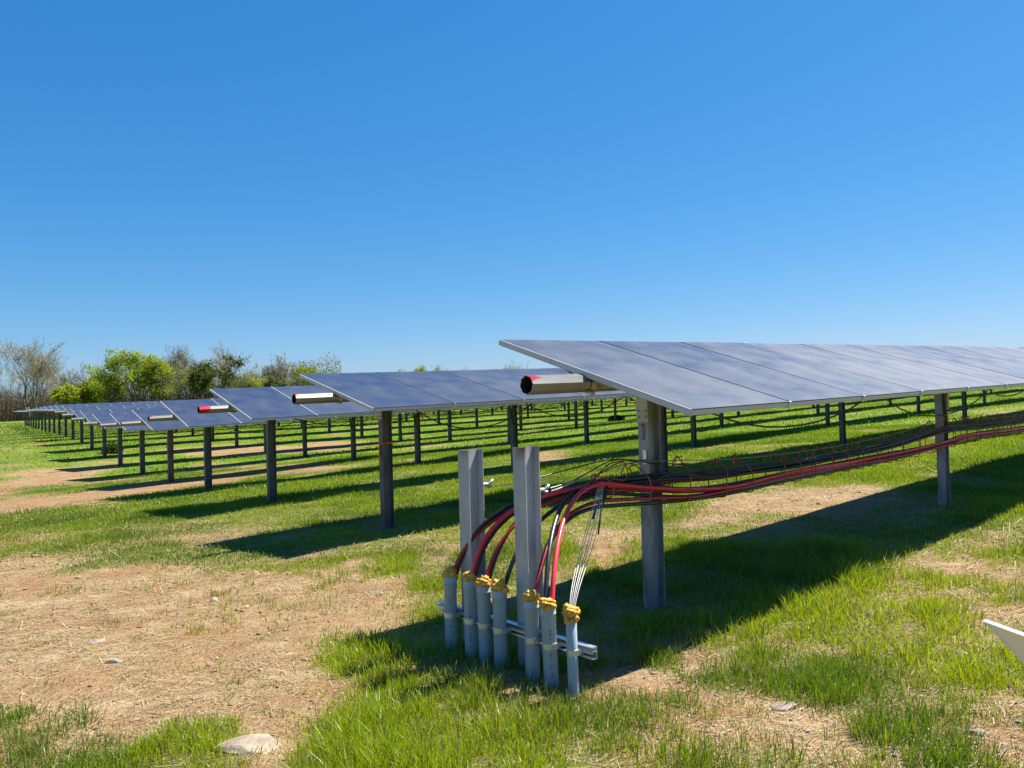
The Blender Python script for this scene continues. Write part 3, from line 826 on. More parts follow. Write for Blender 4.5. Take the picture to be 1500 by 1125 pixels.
for s, q, hgt, lab in ((-1.53, -.31, 1.40, 'cut off steel beam stub, nearer one, standing behind the front cable pipes'), (-1.53, .275, 1.365, 'cut off steel beam stub, farther one, standing behind the rear cable pipes')):
    root = local(empty('steel_stub', (0, 0, 0)), s, q); tag(root, lab, 'steel post', 'bare steel stubs behind the cable pipes'); root.rotation_euler.z = RZ + R(9)
    mb = MB(); i_beam(mb, .152, .102, .0065, -.4, hgt); mb.build('beam', M['stub'], root)
    mb = MB(); mb.tube([(.079, -.01, 1.11), (.15, -.02, 1.105)], .014, 8)
    mb.tube([(.15, -.02, 1.105), (.165, -.045, 1.125), (.19, -.03, 1.13)], .011, 8); mb.tube([(.15, -.02, 1.105), (.165, 0, 1.09), (.2, -.01, 1.085)], .011, 8)
    mb.build('wire_clamp', M['strut'], root)

st = MB()
x0, x1 = -.021, .021
st.box(x1 - .003, x1, -.965, .56, -.021, .021)
for z in (-.021, .018): st.box(x0, x1 - .003, -.965, .56, z, z + .003)
for z in (-.018, .0075): st.box(x0, x0 + .003, -.965, .56, z, z + .0105)
for z in (.024, .045): st.box(x0, x1 - .003, -.965, .56, z, z + .003)
st.box(x1 - .003, x1, -.965, .56, .024, .048)
so = local(st.build('strut_channel', M['strut']), -1.635, 0, .225)
tag(so, 'zinc coated double strut channel fixed across both stubs behind the pipes', 'strut channel')


def foam(mb, c, r, seed, lumps=16, hang=0.0):
    rg = np.random.default_rng(seed)
    bm = bmesh.new(); bmesh.ops.create_icosphere(bm, subdivisions=4, radius=1)
    ph = rg.uniform(0, 6, 6); vs = []
    for v in bm.verts:
        p = v.co
        n = 1 + .1 * math.sin(4 * p.x + ph[0]) * math.sin(5 * p.y + ph[1]) + .1 * math.sin(9 * p.z + ph[2] + 5 * p.x) + .08 * math.sin(13 * p.y + 6 * p.x + ph[3]) * math.sin(11 * p.z + ph[4]) + rg.normal(0, .012)
        vs.append((c[0] + p.x * r * 1.08 * n, c[1] + p.y * r * 1.08 * n, c[2] + (p.z * r * .8 + r * .12) * n))
    mb.add(vs, [tuple(v.index for v in f.verts) for f in bm.faces], True); bm.free()
    for k in range(lumps):
        a = rg.uniform(0, 6.28); d = r * math.sqrt(rg.uniform(0, 1)) * .95
        lump = r * rg.uniform(.22, .5)
        zc = rg.uniform(-.02, .055) * r / .05 * (1 - (d / r) ** 2 * .5)
        if hang and d > .6 * r: zc -= rg.uniform(0, hang)
        bm = bmesh.new(); bmesh.ops.create_icosphere(bm, subdivisions=2, radius=1)
        vs = []
        ph = rg.uniform(0, 6, 6)
        for v in bm.verts:
            p = v.co
            n = 1 + .22 * math.sin(5 * p.x + ph[0]) * math.sin(4 * p.y + ph[1]) + .2 * math.sin(7 * p.z + ph[2] + 3 * p.x) + rg.normal(0, .05)
            vs.append((c[0] + math.cos(a) * d + p.x * lump * n, c[1] + math.sin(a) * d + p.y * lump * n, c[2] + zc + p.z * lump * n * .8))
        mb.add(vs, [tuple(v.index for v in f.verts) for f in bm.faces], True); bm.free()


PIPES = [  # q, top, radius, lean, label
    (.33, .50, .044, .005, 'grey plastic cable pipe at the rear left end of the pipe row'),
    (.105, .505, .0445, -.005, 'grey cable pipe with bright foam, left one of three close together'),
    (-.045, .495, .044, .0, 'grey cable pipe, middle one of the three close together'),
    (-.2, .49, .0445, .0, 'grey cable pipe with brown foam, right one of three close together'),
    (-.5, .475, .0445, .0, 'grey cable pipe left of the bright red and black cables, before the nearer stub'),
    (-.665, .465, .0445, -.02, 'leaning grey cable pipe carrying the thickest bright red cable'),
    (-.85, .45, .032, -.012, 'thin grey cable pipe with white wires, front end of the pipe row')]
for k, (q, top, rad, lean, lab) in enumerate(PIPES):
    root = local(empty('cable_pipe', (0, 0, 0)), -1.70, q); tag(root, lab, 'cable pipe', 'grey plastic pipes that bring cables out of the ground')
    root.rotation_euler = (lean, .01 * math.sin(k * 2.1), RZ)
    mb = MB()
    zs = [-.4, top - .095, top - .09, top - .045, top - .043, top - .037, top - .035, top]
    rs = [rad, rad, rad * 1.06, rad * 1.06, rad * 1.1, rad * 1.1, rad * 1.06, rad * 1.06]
    if rad < .04: zs = [-.4, .12, top - .05, top - .048, top]; rs = [rad, rad, rad, rad * .93, rad * .93]
    mb.tube([(0, 0, z) for z in zs], rs, 28, cap=False)
    mb.tube([(0, 0, top), (0, 0, top - .001), (0, 0, top - .03)], [rs[-1], rs[-1] * .9, rs[-1] * .9], 28, cap=False)
    mb.build('pipe', M['pvc'], root)
    fm = MB(); foam(fm, (0, 0, top + .012), rad * (1.0 if rad > .04 else 1.35), 60 + k, 20, .05 if rad < .04 else .02)
    if k in (3, 5, 1): foam(fm, (.01, .05 if k != 3 else -.055, top + .0), rad * .5, 160 + k, 8, .03)
    fm.build('foam_plug', M['foam'], root)
    cl = MB(); hz = .235
    cl.tube([(0, 0, hz - .017), (0, 0, hz - .0165), (0, 0, hz + .0165), (0, 0, hz + .017)], [rad, rad + .0035, rad + .0035, rad], 28, cap=False, smooth=False)
    for yy in (-1, 1):
        cl.box(.0, .055, yy * (rad + .004) - .002, yy * (rad + .004) + .002, hz - .016, hz + .016)
    cl.tube([(-.012, rad + .0, hz), (-.012, rad + .018, hz)], .008, 6); cl.tube([(.045, -rad - .012, hz), (.045, rad + .012, hz)], .0045, 6)
    cl.build('pipe_clamp', M['strut'], root)
    if k in (0, 5, 1):
        ib = MB(); rg = random.Random(k); z = top - .13
        an = 3.95 if k != 5 else 4.1
        while z > .06:
            L = rg.uniform(.004, .014)
            if abs(z - hz) > .035 and rg.random() < (.8 if k else .6):
                p = Vector((math.cos(an) * (rad + .0006), math.sin(an) * (rad + .0006), z))
                Mx = Matrix.Translation(p) @ Matrix.Rotation(an, 4, 'Z')
                ib.box(-.0005, .0005, -.003, .003, -L, 0, Mx)
            z -= L + rg.uniform(.004, .012)
        ib.build('print', M['ink'], root)


# ------------------------------------------------------------------ cables
def catmull(P, n=10):
    P = [Vector(p) for p in P]; P = [P[0] * 2 - P[1]] + P + [P[-1] * 2 - P[-2]]; out = []
    for i in range(1, len(P) - 2):
        for k in range(n):
            t = k / n; a, b, c, d = P[i - 1], P[i], P[i + 1], P[i + 2]
            out.append(.5 * ((2 * b) + (c - a) * t + (2 * a - 5 * b + 4 * c - d) * t * t + (-a + 3 * b - 3 * c + d) * t ** 3))
    out.append(P[-2]); return out


def bez(p0, p1, p2, p3, n=14):
    return [((1 - t) ** 3) * p0 + 3 * t * (1 - t) ** 2 * p1 + 3 * t * t * (1 - t) * p2 + t ** 3 * p3 for t in np.linspace(0, 1, n)]


LOW = [(-.74, 1.03), (-.22, .957), (.3, .885), (.9, .852), (1.885, .863), (3.0, .855), (4.3, .845), (5.52, .862), (6.2, .885), (7.04, .885), (8.84, .845), (10.8, .86), (13, .86), (16, .9)]
UP = [(-.74, 1.06), (-.086, 1.035), (.713, .985), (1.4, .965), (2.075, .95), (3.2, .945), (4.23, .965), (5.82, 1.03), (7.3, .985), (9.22, .965), (12.2, 1.0), (16, .94)]


def strand(path, dq, dh, wob, seed, q0):
    rg = random.Random(seed); out = []
    for i, (s, h) in enumerate(path):
        out.append(Vector((s, q0 + dq + rg.gauss(0, wob), h + dh + rg.gauss(0, wob * .6))))
    return out


def cable(name, pts_sq, r, m, label, group, n=10):
    mb = MB(); pts = catmull(pts_sq, 7)
    mb.tube([W(p.x, p.y, p.z) for p in pts], r, n)
    o = mb.build(name, m); tag(o, label, 'cable', group); return o


G1 = 'cables running from the pipes into the slung bundle'


def feed(pq, ps, top, e, rise, reach, sideways=0.0):
    """from a pipe mouth up and over into the bundle"""
    p0 = Vector((-1.70 + ps, pq, top - .05)); p3 = Vector(e)
    d = Vector((p3.x - p0.x, p3.y - p0.y, 0))
    return bez(p0, p0 + Vector((d.x * .08, d.y * .08 + sideways, rise)), p3 - Vector((reach, reach * -.25, -.012)), p3, 16)[:-1]


def joined(pq, ps, top, path, dq, dh, seed, q0, rise=.42, reach=.55, wob=.012, cut=None, side=0.0):
    st_ = strand(path, dq, dh, wob, seed, q0)
    if cut: st_ = st_[:cut]
    return feed(pq, ps, top, st_[0], rise, reach, side) + st_


QL, QU = -.27, -.19
# pipe 6 (bright pair over the top)
cable('power_cable', joined(-.68, .0, .47, LOW, -.02, .03, 1, QL, .4, .36), .0159, M['red'], 'thick bright red cable rising highest out of the leaning pipe', G1)
cable('power_cable', joined(-.645, -.02, .47, LOW[:4] + [(a, b - .005) for a, b in LOW[4:]], .03, .035, 2, QL, .44, .38), .0159, M['grey_black'], 'thick black cable arching beside the brightest red cable', G1)
# pipe 5
cable('power_cable', joined(-.515, .012, .48, [(s, h - .075 * max(0, 1 - (s + .74) / 1.4)) for s, h in LOW], -.03, -.012, 3, QL, .3, .45), .0136, M['dark_red'], 'dark red cable lower down, leaving the pipe before the nearer stub', G1)
cable('power_cable', joined(-.50, .03, .48, [(s, h - .085 * max(0, 1 - (s + .74) / 1.4)) for s, h in LOW], .0, -.04, 4, QL, .26, .45), .0147, M['grey_black'], 'thick black cable forming the underside of the bundle', G1)
# pipe 4
cable('power_cable', joined(-.21, .02, .49, LOW, .04, -.02, 5, QL, .28, .5), .0147, M['black'], 'single black cable leaving the pipe with brown foam', G1)
# pipe 3
cable('power_cable', joined(-.04, .0, .5, LOW, .03, .0, 6, QL, .36, .6), .0124, M['dark_red'], 'thin dark red cable leaving the middle pipe of the three', G1)
cable('power_cable', joined(-.055, .02, .5, UP, .0, -.01, 7, QU, .34, .6), .0136, M['black'], 'black cable leaving the middle pipe of the three', G1)
# pipe 2
cable('power_cable', joined(.11, .0, .5, LOW, .0, .01, 8, QL, .5, .6), .0159, M['red'], 'thick red cable arching from left pipe of the three behind the nearer stub', G1)
cable('power_cable', joined(.095, .02, .5, UP, -.03, -.025, 9, QU, .46, .6), .0147, M['black'], 'black cable arching under the thick red one behind the nearer stub', G1)
# pipe 1
cable('power_cable', joined(.335, .01, .5, UP, .025, -.03, 10, QU, .34, .7), .0142, M['dark_red'], 'dark red cable leaving the rear left pipe', G1)
cable('power_cable', joined(.32, .035, .5, UP, .03, -.01, 11, QU, .38, .75), .0147, M['black'], 'black cable leaving the rear left pipe', G1)
# pipe 7: thin white control wires
for k in range(5):
    dx = (k - 2) * .004
    e = Vector((-.78 + dx * 2, -.27 - dx, 1.05))
    pts = bez(Vector((-1.70 + dx, -.85 - dx, .42)), Vector((-1.67 + dx * 2, -.83 - dx * 2, .62 + .01 * k)), Vector((-1.15 + dx * 6, -.5 - dx * 6, .68 + .012 * ((k * 3) % 5))), e, 10)
    pts += [Vector((-.70 + dx, -.25, 1.06)), Vector((-.62, -.24, 1.03))]
    cable('control_wire', pts, .0029, M['white_wire'], 'thin white wire rising from the thin front pipe to the cable bundle', 'thin white wires out of the front pipe', 6)
# thin black wires of the upper strand, and the ones that stray to the left
for k in range(6):
    cable('string_cable', strand(UP, .012 * (k - 2.5), .012 * ((k * 2) % 3) + .006, .012, 30 + k, QU), .0062, M['black'],
          'thin black wire lying in the upper strand of the cable bundle', 'thin black wires in the upper strand', 7)
for k, (pts, lab) in enumerate((([(-1.36, -.2, 1.17), (-1.0, -.2, 1.2), (-.6, -.19, 1.225), (-.25, -.17, 1.19), (.2, -.17, 1.12), (1.0, -.18, 1.0)], 'thin black wire running from the nearer stub to the end post arm, uppermost'),
                                ([(-1.2, -.21, 1.06), (-.85, -.2, 1.15), (-.55, -.18, 1.215), (-.25, -.17, 1.18), (.4, -.18, 1.06)], 'thin black wire drooping below the uppermost one left of the end post'),
                                ([(-1.15, -.27, .99), (-.9, -.24, 1.06), (-.62, -.2, 1.19), (-.42, -.18, 1.2)], 'short black wire end crossing under the others left of the end post'))):
    cable('string_cable', [Vector(p) for p in pts], .0045, M['black'], lab, 'thin black wires in the upper strand', 7)
for k, (pts, m_, lab) in enumerate((([(-.9, -.24, 1.08), (-.7, -.26, 1.17), (-.5, -.24, 1.2), (-.42, -.22, 1.13), (-.5, -.25, 1.07), (-.66, -.26, 1.1)], 'hook', 'loose orange wire curl above the bundle left of the end post'),
                                    ([(-.3, -.27, 1.02), (-.1, -.29, 1.09), (.1, -.28, 1.13), (.35, -.26, 1.1), (.6, -.25, 1.0)], 'black', 'black wire bowing up across the front of the end post'),
                                    ([(-.35, -.26, .99), (-.12, -.3, 1.05), (.12, -.29, 1.06), (.5, -.27, .98), (1.0, -.25, .95)], 'grey_black', 'dark grey wire crossing the end post just above the red cables'))):
    cable('loose_wire', [Vector(p) for p in pts], .005, M[m_], lab, None, 7)
cable('tie_wire', [Vector(p) for p in ((-.72, -.27, 1.09), (-.76, -.3, 1.0), (-.86, -.34, .9), (-.9, -.36, .82), (-.92, -.36, .74))], .006, M['black'], 'black tie wire hanging down from the orange hooks where the cables gather', None, 8)
cable('tie_wire', [Vector(p) for p in ((-.70, -.25, 1.1), (-.74, -.29, 1.02), (-.9, -.34, .93), (-.98, -.37, .86))], .007, M['black'], 'thicker black tie wire slanting down-left from the orange hooks', None, 8)
cable('tan_rope', [Vector(p) for p in ((-1.33, -.33, 1.09), (-1.25, -.33, 1.10), (-1.0, -.27, 1.13))], .006, M['rope'], 'short tan rope end tied to the clamp on the nearer stub', None, 7)
cable('guy_wire', [Vector(p) for p in ((-1.36, .25, 1.09), (-1.38, .1, 1.11), (-1.44, -.2, 1.15))], .0035, M['steel_wire'], 'thin steel wire strung between the two bare stubs', None, 6)
mes = []
posts_s = [-.25, B1 * BAY - .2, BAY * (B1 + B2)]
mes = [Vector((-1.34, -.33, 1.11)), Vector((-.8, -.25, 1.14)), Vector((-.25, -.18, 1.175))]
for a_, b_ in zip(posts_s[:-1], posts_s[1:]):
    for u in (.2, .4, .6, .8, 1.0):
        mes.append(Vector((a_ + (b_ - a_) * u, -.2, 1.165 - .13 * 4 * u * (1 - u) * .9)))
mes.append(Vector((16.5, -.2, 1.1)))
cable('messenger_wire', mes, .0045, M['steel_wire'], 'thin steel messenger wire from which the orange hooks hang', None, 6)


def h_of(path, s): return float(np.interp(s, [p[0] for p in path], [p[1] for p in path]))


def h_mes(s): return float(np.interp(s, [p.x for p in mes], [p.z for p in mes]))


s = -.72; k = 0
while s < 15.5:
    rg = random.Random(200 + k)
    hl = h_of(LOW, s) - .055; hu = h_mes(s) + rg.uniform(-.02, .03)
    if s < -.4: hu = 1.12
    sk = rg.uniform(-.1, .1); tp = rg.uniform(-.12, .12); wq = rg.uniform(.075, .1)
    q0 = -.25
    upto = h_of(UP, s) + .06
    pts = [Vector((s + sk + tp, q0 + .07, hu - .05)), Vector((s + sk + tp * .6, q0 + .06, hu + .015)), Vector((s + sk * .8, q0 + .045, hu + .01)),
           Vector((s + sk * .5 + .01, q0 - wq * .8, upto - .02)), Vector((s + .008, q0 - wq, (upto + hl) / 2)), Vector((s, q0 - wq, hl + .015)), Vector((s - .005, q0 - wq * .4, hl - .008)),
           Vector((s - .01, q0 + wq * .7, hl + .005)), Vector((s - .01, q0 + wq, hl + .06)), Vector((s - .015, q0 + wq, upto)), Vector((s + sk * .8 - .03, q0 + .06, hu - .005)), Vector((s + sk - tp * .8, q0 + .02, hu + .02))]
    mb = MB(); mb.tube([W(p.x, p.y, p.z) for p in catmull(pts, 4)], .005, 6)
    o = mb.build('cable_hanger', M['hook'])
    tag(o, 'orange bent wire hook holding the cable bundle on its messenger wire' if k else 'orange wire hook knotted where the white wires meet the bundle', 'cable hook', 'orange wire hooks along the cable bundle')
    s += rg.choice([.17, .3, .42, .5]); k += 1

# ------------------------------------------------------------------ white sheet at the right edge
wc = MB()
# a shallow folded tray seen from below: sheet with turned-down edges
wc.box(0, .5, 0, .48, -.0015, .0015)
wc.box(0, .5, 0, .002, -.007, -.0016); wc.box(0, .002, .0021, .48, -.007, -.0016)
root = empty('white_sheet', (0, 0, 0))
sheet = wc.build('sheet', M['white'], root)
tag(root, 'white metal sheet with a folded rim jutting in at the right edge', 'metal sheet')
SHEET = root
Am = Vector((1.132, 1.9, EYE - .568)); e1 = Vector((-.012, -.2, .0175)).normalized(); e2 = Vector((.109, -.017, -.1285)); e2 = (e2 - e1 * e2.dot(e1)).normalized(); e3 = e1.cross(e2)
SHEET.matrix_world = Matrix(((e1.x, e2.x, e3.x, Am.x), (e1.y, e2.y, e3.y, Am.y), (e1.z, e2.z, e3.z, Am.z), (0, 0, 0, 1)))
Mi = SHEET.matrix_world.inverted()
pc = SHEET.matrix_world @ Vector((.3, .38, -.004))
lg = MB(); lg.tube([Mi @ pc, Mi @ Vector((pc.x, pc.y, gz(pc.x, pc.y) - .2))], .02, 12); lg.build('leg', M['strut'], SHEET)


# ------------------------------------------------------------------ trees and brush beyond the field
M['bark'] = plain('grey_brown_bark', (0.1122, 0.0924, 0.0759), .9, 0, .3, 3)
M['bark_pale'] = plain('pale_bark', (0.1650, 0.1452, 0.1188), .9, 0, .3, 3)
M['twig'] = plain('twigs', (0.218, 0.178, 0.139), .9, 0, .25, 1.5)
M['twig_tan'] = plain('tan_twigs', (0.327, 0.257, 0.158), .9, 0, .25, 1.5)


def leaf_mat(name):
    m, n, l, b = mat(name)
    at = n.new('ShaderNodeAttribute'); at.attribute_name = 'tone'
    n.remove(b)
    d = n.new('ShaderNodeBsdfDiffuse'); t = n.new('ShaderNodeBsdfTranslucent')
    l.new(at.outputs['Color'], d.inputs['Color']); l.new(mix(n, l, 1.0, at.outputs['Color'], (1.2, 1.15, .6), 'MULTIPLY'), t.inputs['Color'])
    a = n.new('ShaderNodeMixShader'); a.inputs[0].default_value = .4
    l.new(d.outputs[0], a.inputs[1]); l.new(t.outputs[0], a.inputs[2]); l.new(a.outputs[0], n['Material Output'].inputs['Surface'])
    return m


M['leaf'] = leaf_mat('spring_leaves')


def rand_perp(rg, d):
    v = Vector(rg.normal(0, 1, 3)); v = v - d * v.dot(d)
    return v.normalized()


class Tree:
    def __init__(self, seed):
        self.rg = np.random.default_rng(seed); self.mb = MB(); self.tips = []

    def grow(self, p, d, L, r, lev, maxlev, spread, droop, kids):
        rg = self.rg; n = 3 if lev < maxlev else 2
        pts = [p.copy()]; dd = d.copy()
        for i in range(n):
            dd = (dd + rand_perp(rg, dd) * rg.uniform(.04, .2) + Vector((0, 0, .07 - droop * lev))).normalized()
            pts.append(pts[-1] + dd * L / n)
        rr = [r * (1 - .55 * i / n) for i in range(n + 1)]
        self.mb.tube(pts, rr, 7 if lev == 0 else 5 if lev == 1 else 3, cap=False)
        if lev == maxlev:
            self.tips.append((pts[-2], pts[-1], L)); return
        nk = int(rg.integers(kids[0], kids[1] + 1))
        for k in range(nk):
            u = rg.uniform(.35, 1.0) if lev > 0 else rg.uniform(.45, 1.0)
            if k == 0: u = 1.0
            i = min(int(u * n), n - 1); f = u * n - i
            b = pts[i].lerp(pts[i + 1], f)
            ang = rg.uniform(.25, 1.0) * spread * (.5 if k == 0 else 1)
            nd = (dd * math.cos(ang) + rand_perp(rg, dd) * math.sin(ang)).normalized()
            self.grow(b, nd, L * rg.uniform(.62, .88), max(rr[i] * rg.uniform(.5, .68), .012), lev + 1, maxlev, spread, droop, kids)


def twig_cloud(tips, rg, per, length, w, up):
    n = len(tips) * per
    P0 = np.zeros((n, 3)); P1 = np.zeros((n, 3))
    k = 0
    for a, b, L in tips:
        d = (b - a).normalized()
        for j in range(per):
            u = rg.uniform(0, 1); s = a.lerp(b, u)
            nd = (d + Vector(rg.normal(0, .55, 3)) + Vector((0, 0, up))).normalized()
            e = s + nd * length * rg.uniform(.4, 1.1)
            P0[k] = s; P1[k] = e; k += 1
    return P0, P1


def ribbons(P0, P1, w, rg):
    """thin three sided twigs"""
    n = len(P0); d = P1 - P0; d /= np.linalg.norm(d, axis=1)[:, None] + 1e-9
    u = np.cross(d, rg.normal(0, 1, (n, 3))); u /= np.linalg.norm(u, axis=1)[:, None] + 1e-9; v = np.cross(d, u)
    V = np.zeros((n, 4, 3))
    for k in range(3):
        a = 2.0944 * k; V[:, k] = P0 + (u * math.cos(a) + v * math.sin(a)) * w
    V[:, 3] = P1
    b = (np.arange(n) * 4)[:, None]
    return V.reshape(-1, 3), (b + np.array([0, 1, 3, 1, 2, 3, 2, 0, 3])).ravel(), np.full(n * 3, 3)


def leaves(P, size, tone, rg, var=.25):
    n = len(P); u = rg.normal(0, 1, (n, 3)); u /= np.linalg.norm(u, axis=1)[:, None]
    v = np.cross(u, rg.normal(0, 1, (n, 3))); v /= np.linalg.norm(v, axis=1)[:, None]
    s = (size * rg.uniform(.5, 1.2, n))[:, None]
    V = np.zeros((n, 4, 3)); V[:, 0] = P - u * s; V[:, 1] = P + v * s * .55; V[:, 2] = P + u * s; V[:, 3] = P - v * s * .55
    t = np.array(tone)[None, :] * rg.uniform(1 - var, 1 + var, (n, 1)) if np.ndim(tone) == 1 else tone
    return V.reshape(-1, 3), np.arange(n * 4), np.full(n, 4), np.repeat(t, 4, 0)


def make_tree(px, dist, height, width, seed, label, kind, group='trees beyond the far edge of the field'):
    x = (px - 750) / F_PX * dist; y = dist; z = gz(x, y) - .3
    T = Tree(seed); rg = T.rg
    root = empty('bare_tree' if kind in ('bare', 'multi') else 'evergreen_tree' if kind == 'evergreen' else 'leafy_tree', (x, y, z))
    tag(root, label, 'tree', group)
    spread = {'bare': .62, 'multi': .6, 'green': .85, 'bud': .65, 'evergreen': 1.0, 'shrub': 1.0}[kind]
    lv = 5 if kind in ('bare', 'multi', 'bud') else 4
    stems = 1 if kind in ('bare', 'evergreen') else 3
    for k in range(stems):
        d = Vector((rg.normal(0, .16 if stems > 1 else .05), rg.normal(0, .16 if stems > 1 else .05), 1)).normalized()
        T.grow(Vector((rg.normal(0, .3) * (stems > 1), rg.normal(0, .3) * (stems > 1), 0)), d, height * .33, height * .015 + .04, 0, lv, spread, .004, (2, 4) if lv == 5 else (3, 4))
    # fit the crown to its real height and width
    V = np.array(T.mb.v)
    top = V[:, 2].max(); wd = np.percentile(np.abs(V[:, 0]), 98) * 2
    fz = height * .95 / top; fx = width * 1.12 / wd
    T.mb.v = [(p[0] * fx, p[1] * fx, p[2] * fz) for p in T.mb.v]
    tips = [(Vector((a.x * fx, a.y * fx, a.z * fz)), Vector((b.x * fx, b.y * fx, b.z * fz)), L) for a, b, L in T.tips]
    if len(tips) > 1100:
        idx = rg.permutation(len(tips))[:1100]; tips = [tips[i] for i in idx]
    T.mb.build('trunk', M['bark_pale' if seed % 2 else 'bark'], root)
    per = {'bare': 4, 'multi': 4, 'green': 4, 'bud': 4, 'evergreen': 4, 'shrub': 5}[kind]
    P0, P1 = twig_cloud(tips, rg, per, height * .06, .02, .3)
    tv, tlp, tln = ribbons(P0, P1, .016 + .0005 * height, rg)
    me = np_mesh('twigs', tv, tlp, tln, M['twig_tan' if seed % 3 == 0 else 'twig'])
    link('twigs', me, root)
    lf = {'bare': (0, 0, (0, 0, 0)), 'multi': (1, .09, (0.368, 0.338, 0.102)), 'green': (11, .19, (.29, .36, .04)), 'bud': (2, .14, (0.307, 0.338, 0.072)), 'evergreen': (12, .26, (0.092, 0.123, 0.041)), 'shrub': (7, .2, (0.368, 0.409, 0.051))}[kind]
    if lf[0]:
        P = np.repeat(P1, lf[0], 0) + rg.normal(0, height * .024, (len(P1) * lf[0], 3))
        # clumps of different tone; the crown stays ragged
        cl = vnoise(P[:, 0] + 50, P[:, 2] + 50, 1.7, seed)
        keep = rg.random(len(P)) < np.clip(cl * 1.7 - .15, .05, 1)
        P = P[keep]; cl = cl[keep]
        tone = np.array(lf[2])[None, :] * (.55 + .8 * cl)[:, None] * rg.uniform(.8, 1.2, (len(P), 1))
        lv, ll, ln, lt = leaves(P, lf[1], tone, rg)
        link('foliage', np_mesh('foliage', lv, ll, ln, M['leaf'], lt), root)
    return root


D0 = 152.0
def hgt(px, ytop, dist): return (585.5 - .02877 * (px - 750) - ytop) * dist / F_PX + EYE - gz((px - 750) / F_PX * dist, dist) + .3


TREES = [  # px, top, width px, depth, kind, seed, label
    (48, 489, 96, 150, 'multi', 3, 'tallest bare grey tree at the far left, sparse buds in its crown'),
    (6, 528, 60, 158, 'bare', 4, 'bare brownish tree cut by the left edge of the picture'),
    (88, 527, 52, 146, 'bare', 6, 'bare tree leaning out right of the tallest one'),
    (120, 536, 46, 160, 'bare', 7, 'thin bare tree in the gap left of the bright green tree'),
    (102, 562, 32, 144, 'shrub', 8, 'yellow green young tree low in front of the bare ones at left'),
    (147, 533, 44, 149, 'bud', 9, 'thin tree with sparse green buds just left of the bright green tree'),
    (203, 508, 92, 147, 'green', 10, 'bright yellow green leafing tree with a wide round crown'),
    (170, 540, 36, 156, 'bare', 21, 'bare tree partly behind the left side of the bright green crown'),
    (258, 503, 60, 156, 'multi', 11, 'tall thin bare tree right of the bright green tree'),
    (272, 530, 44, 148, 'bud', 13, 'lower tree with olive buds between bright green tree and dark evergreen'),
    (330, 495, 66, 160, 'multi', 15, 'tall bare round crowned tree rising behind the dark evergreen'),
    (320, 522, 58, 147, 'evergreen', 16, 'dark green evergreen with a ragged crown'),
    (366, 532, 48, 152, 'bare', 18, 'brownish bare tree right of the dark evergreen'),
    (413, 513, 60, 154, 'multi', 17, 'lone bare round crowned tree against the sky'),
    (408, 552, 36, 146, 'evergreen', 19, 'low dark evergreen at the foot of the lone bare tree'),
    (452, 536, 36, 190, 'green', 20, 'distant fresh green tree just left of the second panel row corner'),
    (445, 553, 44, 165, 'bare', 27, 'low brownish bare tree in front of the distant fresh green one'),
    (587, 540, 20, 235, 'bud', 22, 'smallest far tree top showing over the second panel row'),
    (618, 534, 26, 235, 'bud', 24, 'far tan budding tree over the second panel row, left of the pair'),
    (642, 533, 30, 240, 'multi', 12, 'far bare tree over the second panel row, right of the tan one'),
    (682, 537, 44, 235, 'bud', 26, 'far olive tree top over the middle of the second panel row'),
    (712, 539, 30, 245, 'bare', 28, 'far bare grey treetop between the olive one and the spiky one'),
    (750, 524, 40, 235, 'multi', 29, 'far spiky bare tree just left of the nearest row corner'),
    (785, 539, 24, 240, 'bud', 30, 'far low tree top under the nearest row corner'),
    (66, 516, 66, 162, 'bud', 33, 'bare tree with a tan haze of buds just right of the tallest one'),
    (132, 552, 40, 148, 'shrub', 35, 'low yellow green tree between the thin bare ones at left'),
    (160, 547, 40, 150, 'green', 36, 'small green tree touching the left side of the bright green crown'),
    (232, 522, 50, 150, 'green', 37, 'lighter green tree filling the right side of the bright green crown'),
    (240, 512, 40, 162, 'bare', 38, 'bare tree rising between the bright green crown and the tall thin tree'),
    (295, 533, 40, 152, 'evergreen', 39, 'darker ragged evergreen left of the main one'),
    (288, 518, 44, 160, 'bare', 40, 'bare tree right behind the olive budded one'),
    (345, 540, 44, 146, 'bud', 41, 'olive budding tree low at the right side of the dark evergreen'),
    (388, 545, 40, 152, 'bud', 42, 'low budding tree between the brownish bare tree and the lone round one'),
    (428, 556, 36, 150, 'bud', 43, 'low grey green tree right of the low dark evergreen'),
]
for px, yt, wpx, dist, kind, seed, lab in TREES:
    make_tree(px, dist, hgt(px, yt, dist), wpx * dist / F_PX, seed, lab, kind)

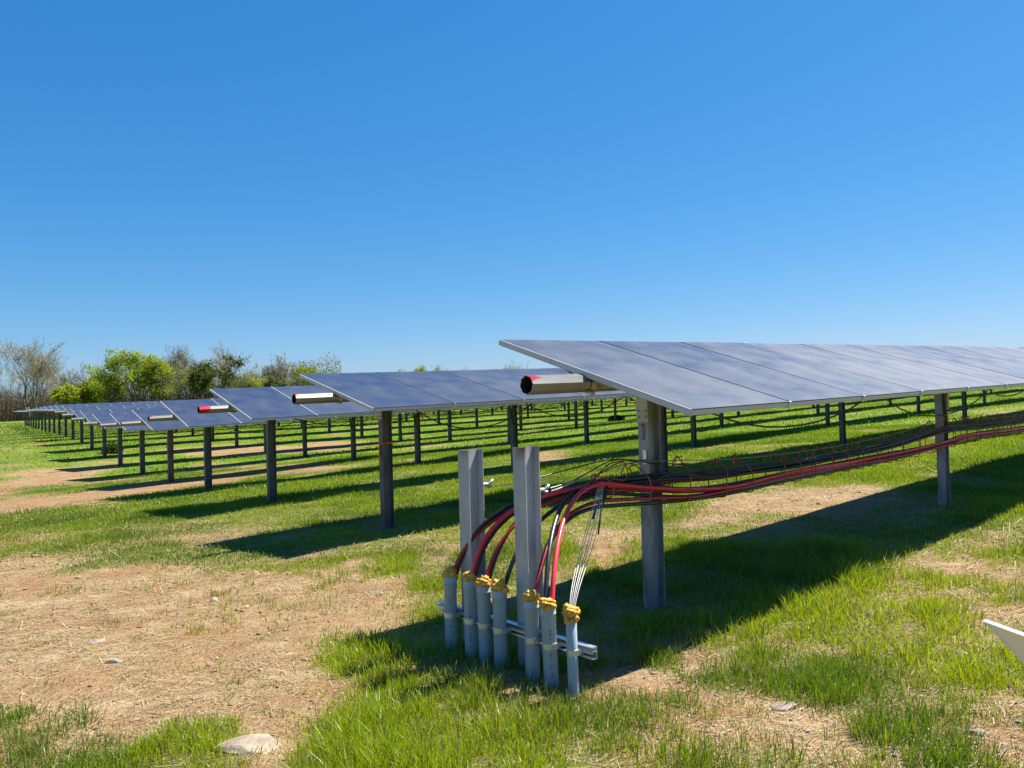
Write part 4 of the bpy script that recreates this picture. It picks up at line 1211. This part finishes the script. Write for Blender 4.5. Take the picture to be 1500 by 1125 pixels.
# brush and saplings along the wood's edge: one mass nobody could count
n = 34000
pxs = rng.uniform(-260, 500, n); dist = rng.uniform(150, 172, n)
x = (pxs - 750) / F_PX * dist; y = dist
hh = (2.4 + 2.2 * np.clip((pxs - 40) / 60, 0, 1)) + (3 + 3 * np.clip((pxs - 40) / 60, 0, 1)) * vnoise(x, y * .3, 6, 61) + 2.0 * vnoise(x, y * .3, 2, 62)
zz = ground_z(x, y) + hh * rng.random(n) ** .8
cl = vnoise(x, zz * 1.5, 5, 63)[:, None]
tone = (1 - cl) * np.array([.22, .165, .10]) + cl * np.array([.18, .21, .05])
tone = tone * rng.uniform(.6, 1.2, (n, 1))
lv, ll, ln, lt = leaves(np.stack([x, y, zz], 1), .2, tone, rng)
n2 = 14000
px2 = rng.uniform(-260, 500, n2); d2 = rng.uniform(149, 172, n2); x2 = (px2 - 750) / F_PX * d2; y2 = d2
g2 = ground_z(x2, y2); P0 = np.stack([x2, y2, g2], 1); P1 = P0 + np.stack([rng.normal(0, .7, n2), rng.normal(0, .7, n2), rng.uniform(2, 9.0, n2)], 1)
rv, rl, rn = ribbons(P0, P1, .035, rng)
o = link('undergrowth', np_mesh('undergrowth', np.vstack([lv, rv]), np.concatenate([ll, rl + len(lv)]), np.concatenate([ln, rn]), M['leaf'],
         np.vstack([lt, np.repeat(np.array([[.22, .18, .13]]) * rng.uniform(.6, 1.2, (n2, 1)), 4, 0)])))
tag(o, 'brown and olive brush and saplings along the edge of the wood', 'undergrowth', kind='stuff')

# weeds at the foot of posts
for px_, (wx_, wy_), hgt_, sp_, lab in ((0, (-19.2, 37.2), .55, .9, 'dark bushy weed clump at the foot of an end post on the left'), (1, (6.9, 52.0), .45, 1.0, 'low dark weed clump under the rows far behind the nearest end post')):
    rg = np.random.default_rng(5 + px_); nn = 900
    P = rg.normal(0, 1, (nn, 3)); P /= np.linalg.norm(P, axis=1)[:, None]; P *= rg.random((nn, 1)) ** .4
    P = P * np.array([sp_ * .6, sp_ * .4, hgt_ * .6]) + np.array([0, 0, hgt_ * .35])
    lv, ll, ln, lt = leaves(P, .07, np.array([.06, .1, .02]), rg, .4)
    root = link('weed_clump', np_mesh('weed_clump', lv, ll, ln, M['leaf'], lt)); root.location = (wx_, wy_, gz(wx_, wy_)); tag(root, lab, 'weeds')
